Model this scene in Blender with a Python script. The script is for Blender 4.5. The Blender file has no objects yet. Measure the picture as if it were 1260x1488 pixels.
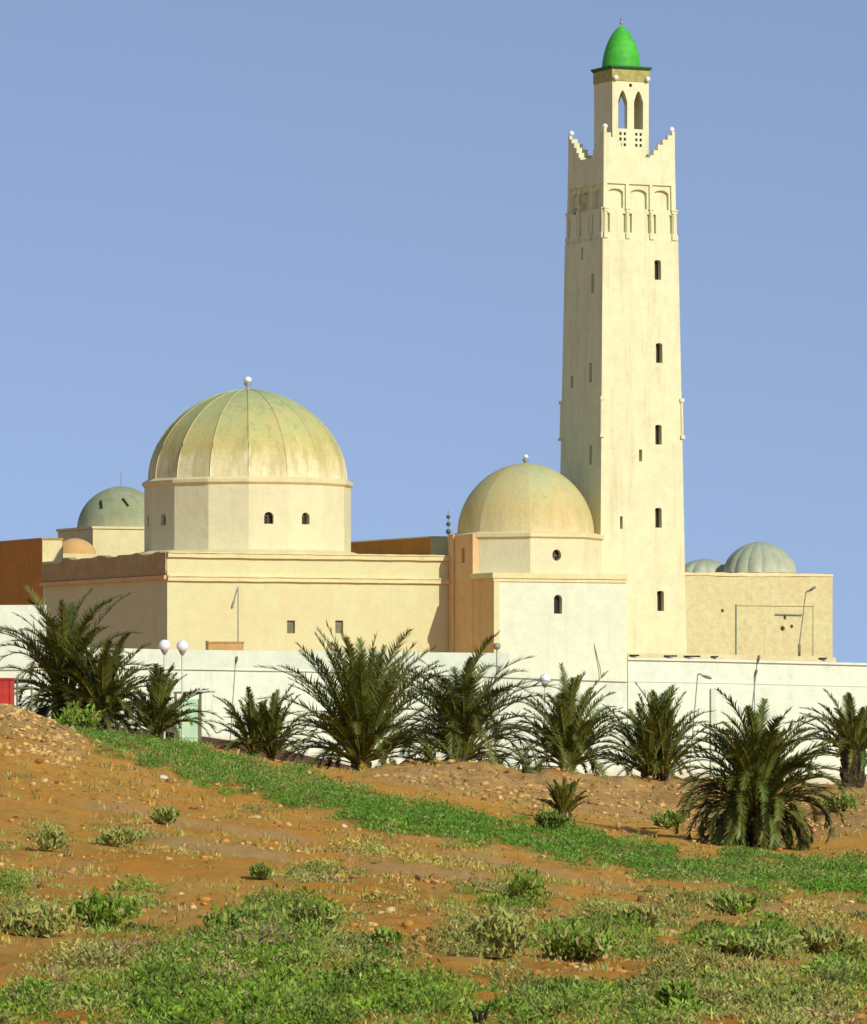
import bpy, math, random
import numpy as np
from math import sin, cos, radians, pi, sqrt, atan2
random.seed(7)
SC = bpy.context.scene
COL = SC.collection

# ------------------------------------------------------------------ camera, sky, sun, exposure
F = 8000.0            # focal length in pixels of the 1260 px wide photograph
HY = 1040.0           # row of the horizon
CZ = 6.0              # camera height
cam_d = bpy.data.cameras.new("camera"); cam = bpy.data.objects.new("camera", cam_d)
COL.objects.link(cam); SC.camera = cam
cam.location = (0, 0, CZ); cam.rotation_euler = (radians(90), 0, 0)
cam_d.sensor_fit = 'HORIZONTAL'; cam_d.sensor_width = 36.0
cam_d.lens = 36.0 * F / 1260.0
cam_d.shift_y = (HY - 744.0) / 1260.0
cam_d.clip_start = 1.0; cam_d.clip_end = 30000.0

SUN_EL, SUN_AZ = radians(30.5), radians(37.0)     # azimuth: from straight behind the camera towards the right
sdir = (sin(SUN_AZ) * cos(SUN_EL), -cos(SUN_AZ) * cos(SUN_EL), sin(SUN_EL))
sun_d = bpy.data.lights.new("sun", 'SUN'); sun = bpy.data.objects.new("sun", sun_d); COL.objects.link(sun)
sun_d.energy = 3.85; sun_d.angle = radians(0.5); sun_d.color = (1.0, 0.965, 0.86)
from mathutils import Vector
sun.rotation_euler = Vector(sdir).to_track_quat('Z', 'Y').to_euler()
sun.location = (60, -60, 80)

world = bpy.data.worlds.new("World"); SC.world = world; world.use_nodes = True
wn = world.node_tree; bg = wn.nodes['Background']
sky = wn.nodes.new('ShaderNodeTexSky'); sky.sky_type = 'NISHITA'; sky.sun_disc = False
sky.sun_elevation = SUN_EL
sky.sun_rotation = atan2(sdir[0], sdir[1])
sky.altitude = 150; sky.air_density = 1.0; sky.dust_density = 0.6; sky.ozone_density = 2.2
tcw = wn.nodes.new('ShaderNodeTexCoord'); mpw = wn.nodes.new('ShaderNodeMapping'); mpw.inputs['Location'].default_value = (0, 0, .30)
wn.links.new(tcw.outputs['Generated'], mpw.inputs['Vector']); wn.links.new(mpw.outputs[0], sky.inputs['Vector'])
hz = wn.nodes.new('ShaderNodeMix'); hz.data_type = 'RGBA'; hz.blend_type = 'MULTIPLY'; hz.inputs[0].default_value = 1.0
hz.inputs[7].default_value = (1.98, 1.68, 1.58, 1)
wn.links.new(sky.outputs[0], hz.inputs[6]); wn.links.new(hz.outputs[2], bg.inputs['Color']); bg.inputs['Strength'].default_value = 0.104
SC.view_settings.view_transform = 'Standard'; SC.view_settings.look = 'None'
SC.view_settings.exposure = 0.0; SC.view_settings.gamma = 1.0
SC.cycles.max_bounces = 6

# ------------------------------------------------------------------ helpers
def tag(o, label=None, cat=None, group=None, kind=None):
    if label: o['label'] = label
    if cat: o['category'] = cat
    if group: o['group'] = group
    if kind: o['kind'] = kind
    return o

def empty(name, loc, rz=0.0, label=None, cat=None, group=None):
    o = bpy.data.objects.new(name, None); COL.objects.link(o)
    o.location = loc; o.rotation_euler = (0, 0, rz); o.empty_display_size = 0.5
    return tag(o, label, cat, group)

def zz(py, Y): return CZ + (HY - py) * Y / F
def at(px, py, Y): return ((px - 630.0) / F * Y, Y, zz(py, Y))

def smoothstep(a, b, x):
    t = np.clip((x - a) / (b - a), 0, 1); return t * t * (3 - 2 * t)

def _hash(ix, iy, seed):
    h = (ix.astype(np.int64) * 374761393 + iy.astype(np.int64) * 668265263 + seed * 1442695041) & 0xffffffff
    h = ((h ^ (h >> 13)) * 1274126177) & 0xffffffff
    h = (h ^ (h >> 16)) & 0xffffffff
    return h / 4294967295.0
def vnoise(x, y, seed=0):
    x = np.asarray(x, float); y = np.asarray(y, float)
    ix = np.floor(x); iy = np.floor(y); fx = x - ix; fy = y - iy
    fx = fx * fx * (3 - 2 * fx); fy = fy * fy * (3 - 2 * fy)
    a = _hash(ix, iy, seed); b = _hash(ix + 1, iy, seed); c = _hash(ix, iy + 1, seed); d = _hash(ix + 1, iy + 1, seed)
    return (a * (1 - fx) + b * fx) * (1 - fy) + (c * (1 - fx) + d * fx) * fy
def fbm(x, y, seed=0, oct=4):
    s = 0; amp = 0.5; tot = 0
    for i in range(oct):
        s = s + amp * vnoise(x * 2 ** i + 17.3 * i, y * 2 ** i - 9.1 * i, seed + i); tot += amp; amp *= 0.5
    return s / tot

class MB:
    def __init__(self): self.v = []; self.f = []; self.smooth = []
    def add(self, verts, faces, smooth=False):
        n = len(self.v); self.v += [tuple(p) for p in verts]
        for f in faces: self.f.append(tuple(i + n for i in f)); self.smooth.append(smooth)
        return self
    def box(self, x0, x1, y0, y1, z0, z1):
        return self.prism([(x0, y0), (x1, y0), (x1, y1), (x0, y1)], z0, z1)
    def prism(self, poly, z0, z1, poly2=None, cap=True):
        n = len(poly); p2 = poly2 or poly
        zz0 = z0 if isinstance(z0, (list, tuple)) else [z0] * n
        zz1 = z1 if isinstance(z1, (list, tuple)) else [z1] * n
        V = [(poly[i][0], poly[i][1], zz0[i]) for i in range(n)] + [(p2[i][0], p2[i][1], zz1[i]) for i in range(n)]
        Fc = [(i, (i + 1) % n, n + (i + 1) % n, n + i) for i in range(n)]
        if cap: Fc += [tuple(range(n - 1, -1, -1)), tuple(range(n, 2 * n))]
        return self.add(V, Fc)
    def rbox(self, x0, x1, y0, y1, z0, z1, j=.010, seed=1):
        rr = random.Random(seed); n = max(2, int((x1 - x0) / .55)); V = []; Fc = []
        for i in range(n + 1):
            x = x0 + (x1 - x0) * i / n; a, b, c = rr.uniform(-j, j), rr.uniform(-j, j), rr.uniform(-j, j)
            V += [(x, y0 + c, z0 + a), (x, y0 + c, z1 + b), (x, y1, z1 + b), (x, y1, z0 + a)]
        for i in range(n):
            for k in range(4): Fc.append((4 * i + k, 4 * i + (k + 1) % 4, 4 * i + 4 + (k + 1) % 4, 4 * i + 4 + k))
        Fc += [(0, 1, 2, 3), (4 * n + 3, 4 * n + 2, 4 * n + 1, 4 * n)]
        return self.add(V, Fc)
    def lathe(self, cx, cy, prof, seg=24, smooth=True, ph=0.0):
        V = []; Fc = []
        for (r, z) in prof:
            for i in range(seg):
                a = ph + 2 * pi * i / seg; V.append((cx + r * cos(a), cy + r * sin(a), z))
        for j in range(len(prof) - 1):
            for i in range(seg):
                k = (i + 1) % seg
                Fc.append((j * seg + i, j * seg + k, (j + 1) * seg + k, (j + 1) * seg + i))
        return self.add(V, Fc, smooth)
    def tube(self, pts, rad, seg=8, smooth=True):
        pts = [Vector(p) for p in pts]; n = len(pts)
        if not isinstance(rad, (list, tuple)): rad = [rad] * n
        V = []; Fc = []
        for i, p in enumerate(pts):
            t = (pts[min(i + 1, n - 1)] - pts[max(i - 1, 0)]).normalized()
            a = t.cross(Vector((0, 0, 1)) if abs(t.z) < 0.9 else Vector((1, 0, 0))).normalized(); b = t.cross(a)
            for k in range(seg):
                th = 2 * pi * k / seg; V.append(p + (a * cos(th) + b * sin(th)) * rad[i])
        for i in range(n - 1):
            for k in range(seg):
                k2 = (k + 1) % seg; Fc.append((i * seg + k, i * seg + k2, (i + 1) * seg + k2, (i + 1) * seg + k))
        self.add(V, Fc, smooth)
        return self.add(V[:seg], [tuple(range(seg))]).add(V[-seg:], [tuple(range(seg - 1, -1, -1))])
    def ball(self, c, r, seg=14, rings=8, sz=1.0):
        prof = [(r * sin(pi * j / rings) + 1e-4, c[2] - r * sz * cos(pi * j / rings)) for j in range(rings + 1)]
        return self.lathe(c[0], c[1], prof, seg)
    def build(self, name, mat, parent=None, org=(0, 0, 0)):
        me = bpy.data.meshes.new(name)
        me.from_pydata([(a - org[0], b - org[1], c - org[2]) for a, b, c in self.v], [], self.f)
        me.polygons.foreach_set('use_smooth', self.smooth); me.materials.append(mat)
        o = bpy.data.objects.new(name, me); COL.objects.link(o)
        if parent: o.parent = parent
        return o

# a wall face with real openings: Fm(u, z) -> point of the plane, inw = vector into the wall
def arch_poly(uc, vb, w, h, kind, n=10):
    if kind == 'rect': return [(uc - w / 2, vb), (uc + w / 2, vb), (uc + w / 2, vb + h), (uc - w / 2, vb + h)]
    if kind == 'round':
        return [(uc + w / 2 * cos(2 * pi * i / (2 * n)), vb + h / 2 + h / 2 * sin(2 * pi * i / (2 * n))) for i in range(2 * n)]
    rise = w / 2 if kind == 'arch' else w * 1.15
    rise = min(rise, h * 0.8); P = [(uc - w / 2, vb), (uc + w / 2, vb)]
    for i in range(n + 1):
        t = pi * i / n; x = cos(t); y = sin(t) if kind == 'arch' else (1 - abs(x) ** 1.6)
        P.append((uc + w / 2 * x, vb + h - rise + rise * y))
    return P
def wall(mb, Fm, u0, u1, v0, v1, holes, inw, depth=0.3, panes=None, jamb=True, flip=False, dv=None):
    us = {u0, u1}; vs = {v0, v1}; H = []
    for h in holes:
        uc, vb, w, hh, kind = h[:5]
        H.append((uc - w / 2, uc + w / 2, vb, vb + hh, h)); us |= {uc - w / 2, uc + w / 2}; vs |= {vb, vb + hh}
    if dv:
        n = int((v1 - v0) / dv)
        for i in range(1, n): vs.add(v0 + (v1 - v0) * i / n)
    us = sorted(us); vs = sorted(vs)
    def q(pts):
        if flip: pts = pts[::-1]
        mb.add([Fm(a, b) for a, b in pts], [tuple(range(len(pts)))])
    for i in range(len(us) - 1):
        for j in range(len(vs) - 1):
            cu = (us[i] + us[i + 1]) / 2; cv = (vs[j] + vs[j + 1]) / 2
            if us[i + 1] - us[i] < 1e-6 or vs[j + 1] - vs[j] < 1e-6: continue
            if any(a < cu < b and c < cv < d for a, b, c, d, _ in H): continue
            q([(us[i], vs[j]), (us[i + 1], vs[j]), (us[i + 1], vs[j + 1]), (us[i], vs[j + 1])])
    for (a, b, c, d, h) in H:
        P = arch_poly(*h[:5]); uc = (a + b) / 2; vc = (c + d) / 2; kind = h[4]
        dep = h[5] if len(h) > 5 else depth
        if kind != 'rect':
            n = len(P)
            for k in range(n):
                p1, p2 = P[k], P[(k + 1) % n]
                if kind != 'round' and k == 0: continue
                mu, mv = (p1[0] + p2[0]) / 2, (p1[1] + p2[1]) / 2
                cor = (b if mu > uc else a, d if (mv > vc or kind != 'round') else c)
                if abs((p1[0] - cor[0]) * (p2[1] - cor[1]) - (p1[1] - cor[1]) * (p2[0] - cor[0])) > 1e-9:
                    q([p1, cor, p2])
                if kind == 'round':
                    pass
            if kind != 'round':
                top = [p for p in P if abs(p[1] - (c + h[3])) < 1e-6]
        if jamb:
            n = len(P)
            for k in range(n):
                p1, p2 = Vector(Fm(*P[k])), Vector(Fm(*P[(k + 1) % n])); iv = Vector(inw) * dep
                mb.add([p1, p2, p2 + iv, p1 + iv], [(0, 1, 2, 3)])
        if panes is not None:
            panes.append([tuple(Vector(Fm(*p)) + Vector(inw) * (dep - 0.003)) for p in P])

def place_panes(panes, mat, parent, org, name='window', bars=None):
    for P in panes:
        m = MB(); m.add(P, [tuple(range(len(P)))]); o = m.build(name, mat, parent, org)
        if bars:
            m = MB(); c = sum((Vector(p) for p in P), Vector()) / len(P)
            zmin = min(p[2] for p in P); zmax = max(p[2] for p in P)
            m.tube([(c.x, c.y, zmin), (c.x, c.y, zmax)], 0.022, 5)
            d = (Vector(P[1]) - Vector(P[0])); d.z = 0
            if d.length > 1e-3:
                d.normalize(); w = max(abs((Vector(p) - c).dot(d)) for p in P) * 0.95
                m.tube([c - d * w, c + d * w], 0.022, 5)
            b = m.build('bar', bars, o)
            # o has the shared origin already baked in, so bars need the same offset
            for v in b.data.vertices: v.co = (v.co.x - org[0], v.co.y - org[1], v.co.z - org[2])

# ------------------------------------------------------------------ materials
MATS = {}
def nmat(name, rough=0.85, spec=0.25):
    m = bpy.data.materials.new(name); m.use_nodes = True
    b = m.node_tree.nodes['Principled BSDF']; b.inputs['Roughness'].default_value = rough
    b.inputs['Specular IOR Level'].default_value = spec
    return m, m.node_tree, b
def _coord(nt, scale=(1, 1, 1)):
    tc = nt.nodes.new('ShaderNodeTexCoord'); mp = nt.nodes.new('ShaderNodeMapping'); mp.inputs['Scale'].default_value = scale
    nt.links.new(tc.outputs['Object'], mp.inputs['Vector']); return mp.outputs[0]
def _noise(nt, vec, scale, detail=5, rough=0.6, dist=0.0):
    n = nt.nodes.new('ShaderNodeTexNoise'); n.inputs['Scale'].default_value = scale; n.inputs['Detail'].default_value = detail
    n.inputs['Roughness'].default_value = rough; n.inputs['Distortion'].default_value = dist
    nt.links.new(vec, n.inputs['Vector']); return n.outputs['Fac']
def _ramp(nt, fac, a, b, ca=(0, 0, 0, 1), cb=(1, 1, 1, 1)):
    r = nt.nodes.new('ShaderNodeValToRGB'); r.color_ramp.elements[0].position = a; r.color_ramp.elements[1].position = b
    r.color_ramp.elements[0].color = ca; r.color_ramp.elements[1].color = cb
    nt.links.new(fac, r.inputs['Fac']); return r.outputs['Color']
def _mix(nt, fac, A, B, mode='MIX'):
    m = nt.nodes.new('ShaderNodeMix'); m.data_type = 'RGBA'; m.blend_type = mode
    if isinstance(fac, (int, float)): m.inputs[0].default_value = fac
    else: nt.links.new(fac, m.inputs[0])
    for s, X in ((6, A), (7, B)):
        if isinstance(X, tuple): m.inputs[s].default_value = (X[0], X[1], X[2], 1)
        else: nt.links.new(X, m.inputs[s])
    return m.outputs[2]
def _bump(nt, b, hgt, strength, dist=0.03):
    bp = nt.nodes.new('ShaderNodeBump'); bp.inputs['Strength'].default_value = strength; bp.inputs['Distance'].default_value = dist
    nt.links.new(hgt, bp.inputs['Height']); nt.links.new(bp.outputs[0], b.inputs['Normal'])

def plaster(name, c1, c2, dirt, blotch=0.35, streak=0.35, sc=1.0, rough=0.9, bump=0.5, dirtw=(0.56, 0.78), splash=False):
    m, nt, b = nmat(name, rough)
    v = _coord(nt)
    big = _ramp(nt, _noise(nt, v, 0.32 * sc, 6, 0.62, 0.6), 0.35, 0.68)
    col = _mix(nt, big, c1, c2)
    mid = _ramp(nt, _noise(nt, v, 1.6 * sc, 6, 0.65), 0.42, 0.75)
    col = _mix(nt, _mul(nt, mid, blotch), col, tuple(x * 0.78 for x in c2))
    vs = _coord(nt, (2.2 * sc, 2.2 * sc, 0.16 * sc))
    st = _ramp(nt, _noise(nt, vs, 1.0, 5, 0.7), dirtw[0], dirtw[1])
    col = _mix(nt, _mul(nt, st, streak), col, dirt)
    pt = _ramp(nt, _noise(nt, v, .85 * sc, 7, 0.72, 1.2), 0.54, 0.62)
    col = _mix(nt, _mul(nt, pt, blotch * .55), col, tuple(x * f for x, f in zip(c1, (1.08, 1.0, .92))))
    sk = _ramp(nt, _noise(nt, _coord(nt, (1.1 * sc, 1.1 * sc, .9 * sc)), 2.6, 8, 0.75), 0.60, 0.70)
    col = _mix(nt, _mul(nt, sk, blotch * .7), col, dirt)
    fine = _noise(nt, v, 14 * sc, 4, 0.7)
    col = _mix(nt, 0.10, col, _ramp(nt, fine, 0.3, 0.75), 'OVERLAY')
    if splash:
        at2 = nt.nodes.new('ShaderNodeAttribute'); at2.attribute_name = 'splash'
        ma = nt.nodes.new('ShaderNodeMath'); ma.operation = 'MULTIPLY_ADD'; ma.inputs[1].default_value = 1.1; ma.inputs[2].default_value = -.62
        nt.links.new(_noise(nt, _coord(nt, (1.6, 1.6, .8)), 1.0, 7, .75), ma.inputs[0])
        ad = nt.nodes.new('ShaderNodeMath'); ad.operation = 'ADD'; nt.links.new(ma.outputs[0], ad.inputs[0]); nt.links.new(at2.outputs['Fac'], ad.inputs[1])
        col = _mix(nt, _mul(nt, _ramp(nt, ad.outputs[0], .25, .95), .75), col, (.46, .32, .16))
    nt.links.new(col, b.inputs['Base Color'])
    _bump(nt, b, _noise(nt, v, 2.4 * sc, 8, 0.7), bump, 0.06)
    MATS[name] = m; return m
def _mul(nt, sock, k):
    n = nt.nodes.new('ShaderNodeMath'); n.operation = 'MULTIPLY'; n.inputs[1].default_value = k
    nt.links.new(sock, n.inputs[0]); return n.outputs[0]
def plain(name, col, rough=0.6, spec=0.3, var=0.15, sc=6.0, metal=0.0):
    m, nt, b = nmat(name, rough, spec); v = _coord(nt)
    b.inputs['Metallic'].default_value = metal
    n = _ramp(nt, _noise(nt, v, sc, 5, 0.6), 0.35, 0.7)
    nt.links.new(_mix(nt, n, col, tuple(c * (1 - var * 2) for c in col)), b.inputs['Base Color'])
    MATS[name] = m; return m

M_tower = plaster('tower_plaster', (.70, .71, .44), (.69, .66, .40), (.52, .41, .23), .5, .65, dirtw=(.52, .76))
M_hall = plaster('hall_plaster', (.63, .63, .34), (.64, .57, .30), (.50, .38, .20), .35, .35)
M_halltrim = plaster('trim_plaster', (.74, .66, .36), (.66, .58, .30), (.40, .34, .18), .5, .4)
M_drum = plaster('drum_plaster', (.72, .67, .40), (.67, .62, .38), (.50, .42, .26), .35, .4)
M_white = plaster('white_plaster', (.68, .74, .55), (.64, .69, .50), (.48, .44, .28), .5, .65)
M_wall = plaster('limewash', (.70, .77, .61), (.65, .71, .56), (.46, .46, .32), .5, .6, splash=True)
M_wing = plaster('wing_plaster', (.62, .60, .32), (.61, .53, .27), (.36, .26, .12), .8, .5, 1.7, bump=1.0)
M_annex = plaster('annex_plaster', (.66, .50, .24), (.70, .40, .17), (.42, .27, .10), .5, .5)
M_mud = plaster('mud_render', (.58, .26, .05), (.46, .21, .04), (.26, .13, .03), .5, .5, 1.6, bump=1)
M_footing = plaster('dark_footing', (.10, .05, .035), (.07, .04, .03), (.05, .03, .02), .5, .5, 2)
M_orange = plaster('orange_render', (.66, .42, .16), (.60, .34, .12), (.45, .25, .10), .4, .3)
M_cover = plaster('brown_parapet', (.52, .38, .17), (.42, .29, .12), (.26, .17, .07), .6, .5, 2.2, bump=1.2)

def dome_mat(name, low, mid, top, zr, warm=None, streak=.6):
    # patina: colours change with height on the dome itself, broken by blotches and drips
    m, nt, b = nmat(name, 0.8); v = _coord(nt)
    tc = nt.nodes.new('ShaderNodeTexCoord'); sp = nt.nodes.new('ShaderNodeSeparateXYZ')
    nt.links.new(tc.outputs['Object'], sp.inputs[0])
    mr = nt.nodes.new('ShaderNodeMapRange'); mr.inputs[1].default_value = 0; mr.inputs[2].default_value = zr
    nt.links.new(sp.outputs[2], mr.inputs[0])
    vs = _coord(nt, (1.5, 1.5, 0.25)); n1 = _noise(nt, vs, 1.0, 6, 0.7, .4)
    ad = nt.nodes.new('ShaderNodeMath'); ad.operation = 'MULTIPLY_ADD'; ad.inputs[1].default_value = 0.75; ad.inputs[2].default_value = -0.37
    nt.links.new(n1, ad.inputs[0])
    ad2 = nt.nodes.new('ShaderNodeMath'); ad2.operation = 'ADD'; nt.links.new(mr.outputs[0], ad2.inputs[0]); nt.links.new(ad.outputs[0], ad2.inputs[1])
    r = nt.nodes.new('ShaderNodeValToRGB'); e = r.color_ramp.elements
    e[0].position = 0.05; e[0].color = low + (1,); e[1].position = 0.85; e[1].color = top + (1,)
    x = e.new(0.32); x.color = mid + (1,)
    nt.links.new(ad2.outputs[0], r.inputs['Fac'])
    n2 = _ramp(nt, _noise(nt, v, 0.9, 6, .65, .5), .45, .7)
    col = _mix(nt, _mul(nt, n2, .6), r.outputs['Color'], warm or tuple(c * .75 for c in mid))
    n3 = _ramp(nt, _noise(nt, _coord(nt, (2.2, 2.2, .22)), 1.0, 5, .7), .50, .78)
    col = _mix(nt, _mul(nt, n3, streak), col, tuple(c * .5 for c in mid))
    col = _mix(nt, .12, col, _ramp(nt, _noise(nt, v, 9, 5, .7), .3, .7), 'OVERLAY')
    nt.links.new(col, b.inputs['Base Color']); _bump(nt, b, _noise(nt, v, 2.0, 8, .7), .5, .06)
    return m
M_dome1 = dome_mat('large_dome_patina', (.74, .68, .40), (.50, .45, .16), (.35, .42, .19), 5.0, (.58, .43, .16), .7)
M_dome2 = dome_mat('small_dome_patina', (.62, .55, .28), (.54, .46, .19), (.44, .46, .22), 3.4, (.62, .42, .17), .35)
M_dome3 = dome_mat('grey_dome_patina', (.36, .36, .20), (.26, .29, .14), (.26, .30, .16), 2.4, (.36, .40, .28), .4)
M_dome4 = dome_mat('pale_ribbed_dome', (.48, .50, .36), (.34, .38, .26), (.32, .38, .27), 1.8, (.46, .46, .32), .5)
M_green = plaster('green_paint', (.08, .52, .035), (.05, .34, .035), (.20, .44, .10), .7, .6, 1.9, .6, .3)
M_dkgreen = plain('dark_green_edge', (.02, .11, .03), .6)
M_band = plain('olive_band', (.42, .38, .12), .7, .2, .2, 5)
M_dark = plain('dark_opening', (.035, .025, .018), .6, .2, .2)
M_shut = plain('weathered_shutter', (.20, .19, .11), .7, .2, .2, 3)
M_metal = plain('lamp_metal', (.30, .32, .26), .5, .4, .15, 4, .1)
M_pole = plain('pale_pole', (.64, .68, .56), .5, .4, .1)
M_globe = plain('opal_globe', (.80, .84, .84), .25, .5, .03)
M_ball = plain('white_ball', (.80, .80, .74), .5, .3, .05)
M_jam = plain('green_glazed_ball', (.04, .10, .07), .35, .5, .2)
M_red = plain('red_paint', (.55, .05, .03), .5, .3, .2, 3)
M_mint = plain('mint_paint', (.50, .74, .48), .6, .3, .12, 2)
M_plank = plain('pale_plank', (.62, .66, .56), .7)

# ------------------------------------------------------------------ the building frame (x along the facades, y into the depth)
A = radians(25.0); cA, sA = cos(A), sin(A)
CX, CY = (903.0 - 630) / F * 273.0, 273.0
def W(p, q, z=0): return (CX + p * cA - q * sA, CY + p * sA + q * cA, z)
def Yd(p, q): return CY + p * sA + q * cA
def p_at(px, q):
    k = (px - 630.0) / F; return (k * (CY + q * cA) - CX + q * sA) / (cA - k * sA)
def q_at(px, p):
    k = (px - 630.0) / F; return (CX + p * cA - k * (CY + p * sA)) / (sA + k * cA)
def pq_at(px, Y):            # point of the frame seen in column px at depth Y
    X = (px - 630.0) / F * Y; dx, dy = X - CX, Y - CY
    return (dx * cA + dy * sA, -dx * sA + dy * cA)
def frame_root(name, p, q, z, label, cat, group=None):
    o = empty(name, W(p, q, z), A, label, cat, group); return o, (p, q, z)
ZG = CZ - 3.6                # ground under the buildings

def dome_profile(R, H, a, b, n=22, z0=0.0):
    P = []
    for i in range(n + 1):
        z = H * (1 - cos(pi / 2 * i / n)) ** 0.0 * sin(pi / 2 * i / n)
        t = z / H; P.append((R * max(0.0, (1 - t ** a)) ** (1 / b) + (0.012 if i == n else 0), z0 + z))
    return P
def gore_dome(mb, cx, cy, prof, n, ph, sub=5, bulge=0.0):
    for g in range(n):
        a0 = ph + 2 * pi * g / n; V = []; Fc = []; hw = pi / n
        for (r, z) in prof:
            for s in range(sub + 1):
                t = s / sub; th = a0 + 2 * hw * t
                poly = r * cos(hw) / cos(2 * hw * (t - .5)); circ = r * (1 + (bulge - 1) * 0.0)
                rr = poly + bulge * (r - poly) * 1.0
                V.append((cx + rr * cos(th), cy + rr * sin(th), z))
        for j in range(len(prof) - 1):
            for s in range(sub):
                k = j * (sub + 1) + s; Fc.append((k, k + 1, k + sub + 2, k + sub + 1))
        mb.add(V, Fc, True)
def ngon(cx, cy, R, n, ph): return [(cx + R * cos(ph + 2 * pi * i / n), cy + R * sin(ph + 2 * pi * i / n)) for i in range(n)]

# ---------- the minaret
def hw(z):
    zr = z - CZ; h = 2.40 - (zr - 3.0) * 0.0152
    return h
root, org = frame_root('minaret', 0, 0, ZG, 'tall square cream minaret with a green pointed dome on its lantern', 'minaret')
Z1 = zz(347, 270.5)          # ledge under the arcade
ZP = zz(226, 270.5)          # lowest top of the parapet
def side(k, off=0.0):
    def Fm(u, z):
        h = hw(z) - off
        return [(u * h, -h, z), (-h, -u * h, z), (-u * h, h, z), (h, u * h, z)][k]
    return Fm
inw = [(0, 1, 0), (1, 0, 0), (0, -1, 0), (-1, 0, 0)]
def U(m, z): return m / hw(z)
def ufront(px, py):          # u on the front face from the photo
    z = zz(py, 271.0); h = hw(z); p = p_at(px, -h); return p / h, z
def uleft(px, py):
    z = zz(py, 271.0); h = hw(z); q = q_at(px, -h); return -q / h, z
panes = []; slits = []
hf = []; hl = []
for (px, py, w, h) in [(956, 391, .36, .98), (958, 512, .36, .98), (957, 631, .36, .98), (957, 752, .36, .98), (960, 873, .38, 1.0)]:
    u, z = ufront(px, py); hf.append((u, z - h / 2, w / hw(z), h, 'arch', .34))
for (px, py, w, h) in [(931, 662, .17, .58), (903, 760, .15, .62)]:
    u, z = ufront(px, py); hf.append((u, z - h / 2, w / hw(z), h, 'rect', .34))
for (px, py, w, h) in [(861, 411, .30, .95), (846, 366, .22, .62), (831, 551, .26, .6), (858, 541, .30, .95), (858, 661, .30, .95), (858, 790, .30, .9)]:
    u, z = uleft(px, py); hl.append((u, z - h / 2, w / hw(z), h, 'rect', .25))
mb = MB()
wall(mb, side(0), -1, 1, ZG, Z1, hf, inw[0], panes=panes, dv=3)
wall(mb, side(1), -1, 1, ZG, Z1, hl, inw[1], panes=slits, dv=3)
for k in (2, 3): wall(mb, side(k), -1, 1, ZG, Z1, [], inw[k], dv=3)
h0, h1 = hw(Z1), hw(Z1) - 0.07
mb.prism([(-h0, -h0), (h0, -h0), (h0, h0), (-h0, h0)], Z1 - .001, Z1 + .0, None, True)
# upper stage with three blind arches per side
ZT = ZP
ztop_b, zbot_b = zz(266, 270.5), zz(345, 270.5); zcap = zz(303, 270.5); zsp = zz(302, 270.5)
bays = [(-.90, -.38), (-.30, .28), (.36, .88)]
def upside(k, ins=0.0):
    def Fm(u, z):
        h = hw(z) - 0.06; d = h - ins
        return [(u * h, -d, z), (-d, -u * h, z), (-u * h, d, z), (d, u * h, z)][k]
    return Fm
for k in range(4):
    holes = [((a + b) / 2, zsp, (b - a), ztop_b - zsp, 'rect', .10) for a, b in bays]
    for uc_, ds in ((-.34, (-.085, .085)), (.32, (-.085, .085)), (-.95, (.09,)), (.94, (-.09,))):
        for d_ in ds: holes.append((uc_ + d_, zz(337, 270.5), .075, zz(309, 270.5) - zz(337, 270.5), 'rect', .16))
    wall(mb, upside(k, .16), -.97, .97, zz(340, 270.5), zz(306, 270.5), [], inw[k])
    if k == 1:
        holes += [(uleft(842, 285)[0], zz(292, 271), .2, .45, 'rect', .3), (uleft(833, 300)[0], zz(306, 271), .16, .3, 'rect', .3)]
    wall(mb, upside(k), -1, 1, Z1, ZT, holes, inw[k])
    for a, b in bays:
        w = (b - a); ar = [((a + b) / 2, zsp + .02, w * .80, (zz(273, 270.5) - zsp - .02), 'arch', .16)]
        wall(mb, upside(k, .10), a, b, zsp, ztop_b, ar, inw[k])
        wall(mb, upside(k, .26), a + .02, b - .02, zsp, ztop_b, [], inw[k])
mb.build('wall', M_tower, root, org)
place_panes(panes, M_dark, root, org, 'window', M_shut)
place_panes(slits, M_dark, root, org, 'slit_window')
# pilasters between the arches
for k in range(4):
    if k in (2,): continue
    for u in (-.95, -.34, .32, .94):
        m = MB(); z0, z1 = zz(338, 270.5), zz(307, 270.5)
        def pt(u_, z, out):
            h = hw(z) - .06; d = h + out
            return [(u_ * h, -d, z), (-d, -u_ * h, z), (-u_ * h, d, z), (d, u_ * h, z)][k]
        for zA, zB, r in ((z0, z1, .085),):
            m.tube([pt(u, zA, -.01), pt(u, zB, -.01)], r, 10)
        for zA, zB, r in ((zbot_b - .02, z0 + .02, .12), (z1, z1 + .14, .11), (z1 + .14, zcap + .06, .15)):
            c0 = pt(u * .985, zA, -.03); m.box(c0[0] - r, c0[0] + r, c0[1] - r, c0[1] + r, zA, zB)
        m.build('pilaster', M_tower, root, org)
# corner colonnettes lower down
for (sx, sy) in ((-1, -1), (1, -1), (-1, 1)):
    m = MB(); za, zb = zz(634, 271), zz(580, 271)
    h = hw(za) + .0
    m.tube([(sx * h, sy * h, za), (sx * hw(zb), sy * hw(zb), zb)], .07, 10)
    for zc_ in (za, zb):
        hh = hw(zc_); m.box(sx * hh - .11, sx * hh + .11, sy * hh - .11, sy * hh + .11, zc_ - .08, zc_ + .08)
    m.build('colonnette', M_tower, root, org)
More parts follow.
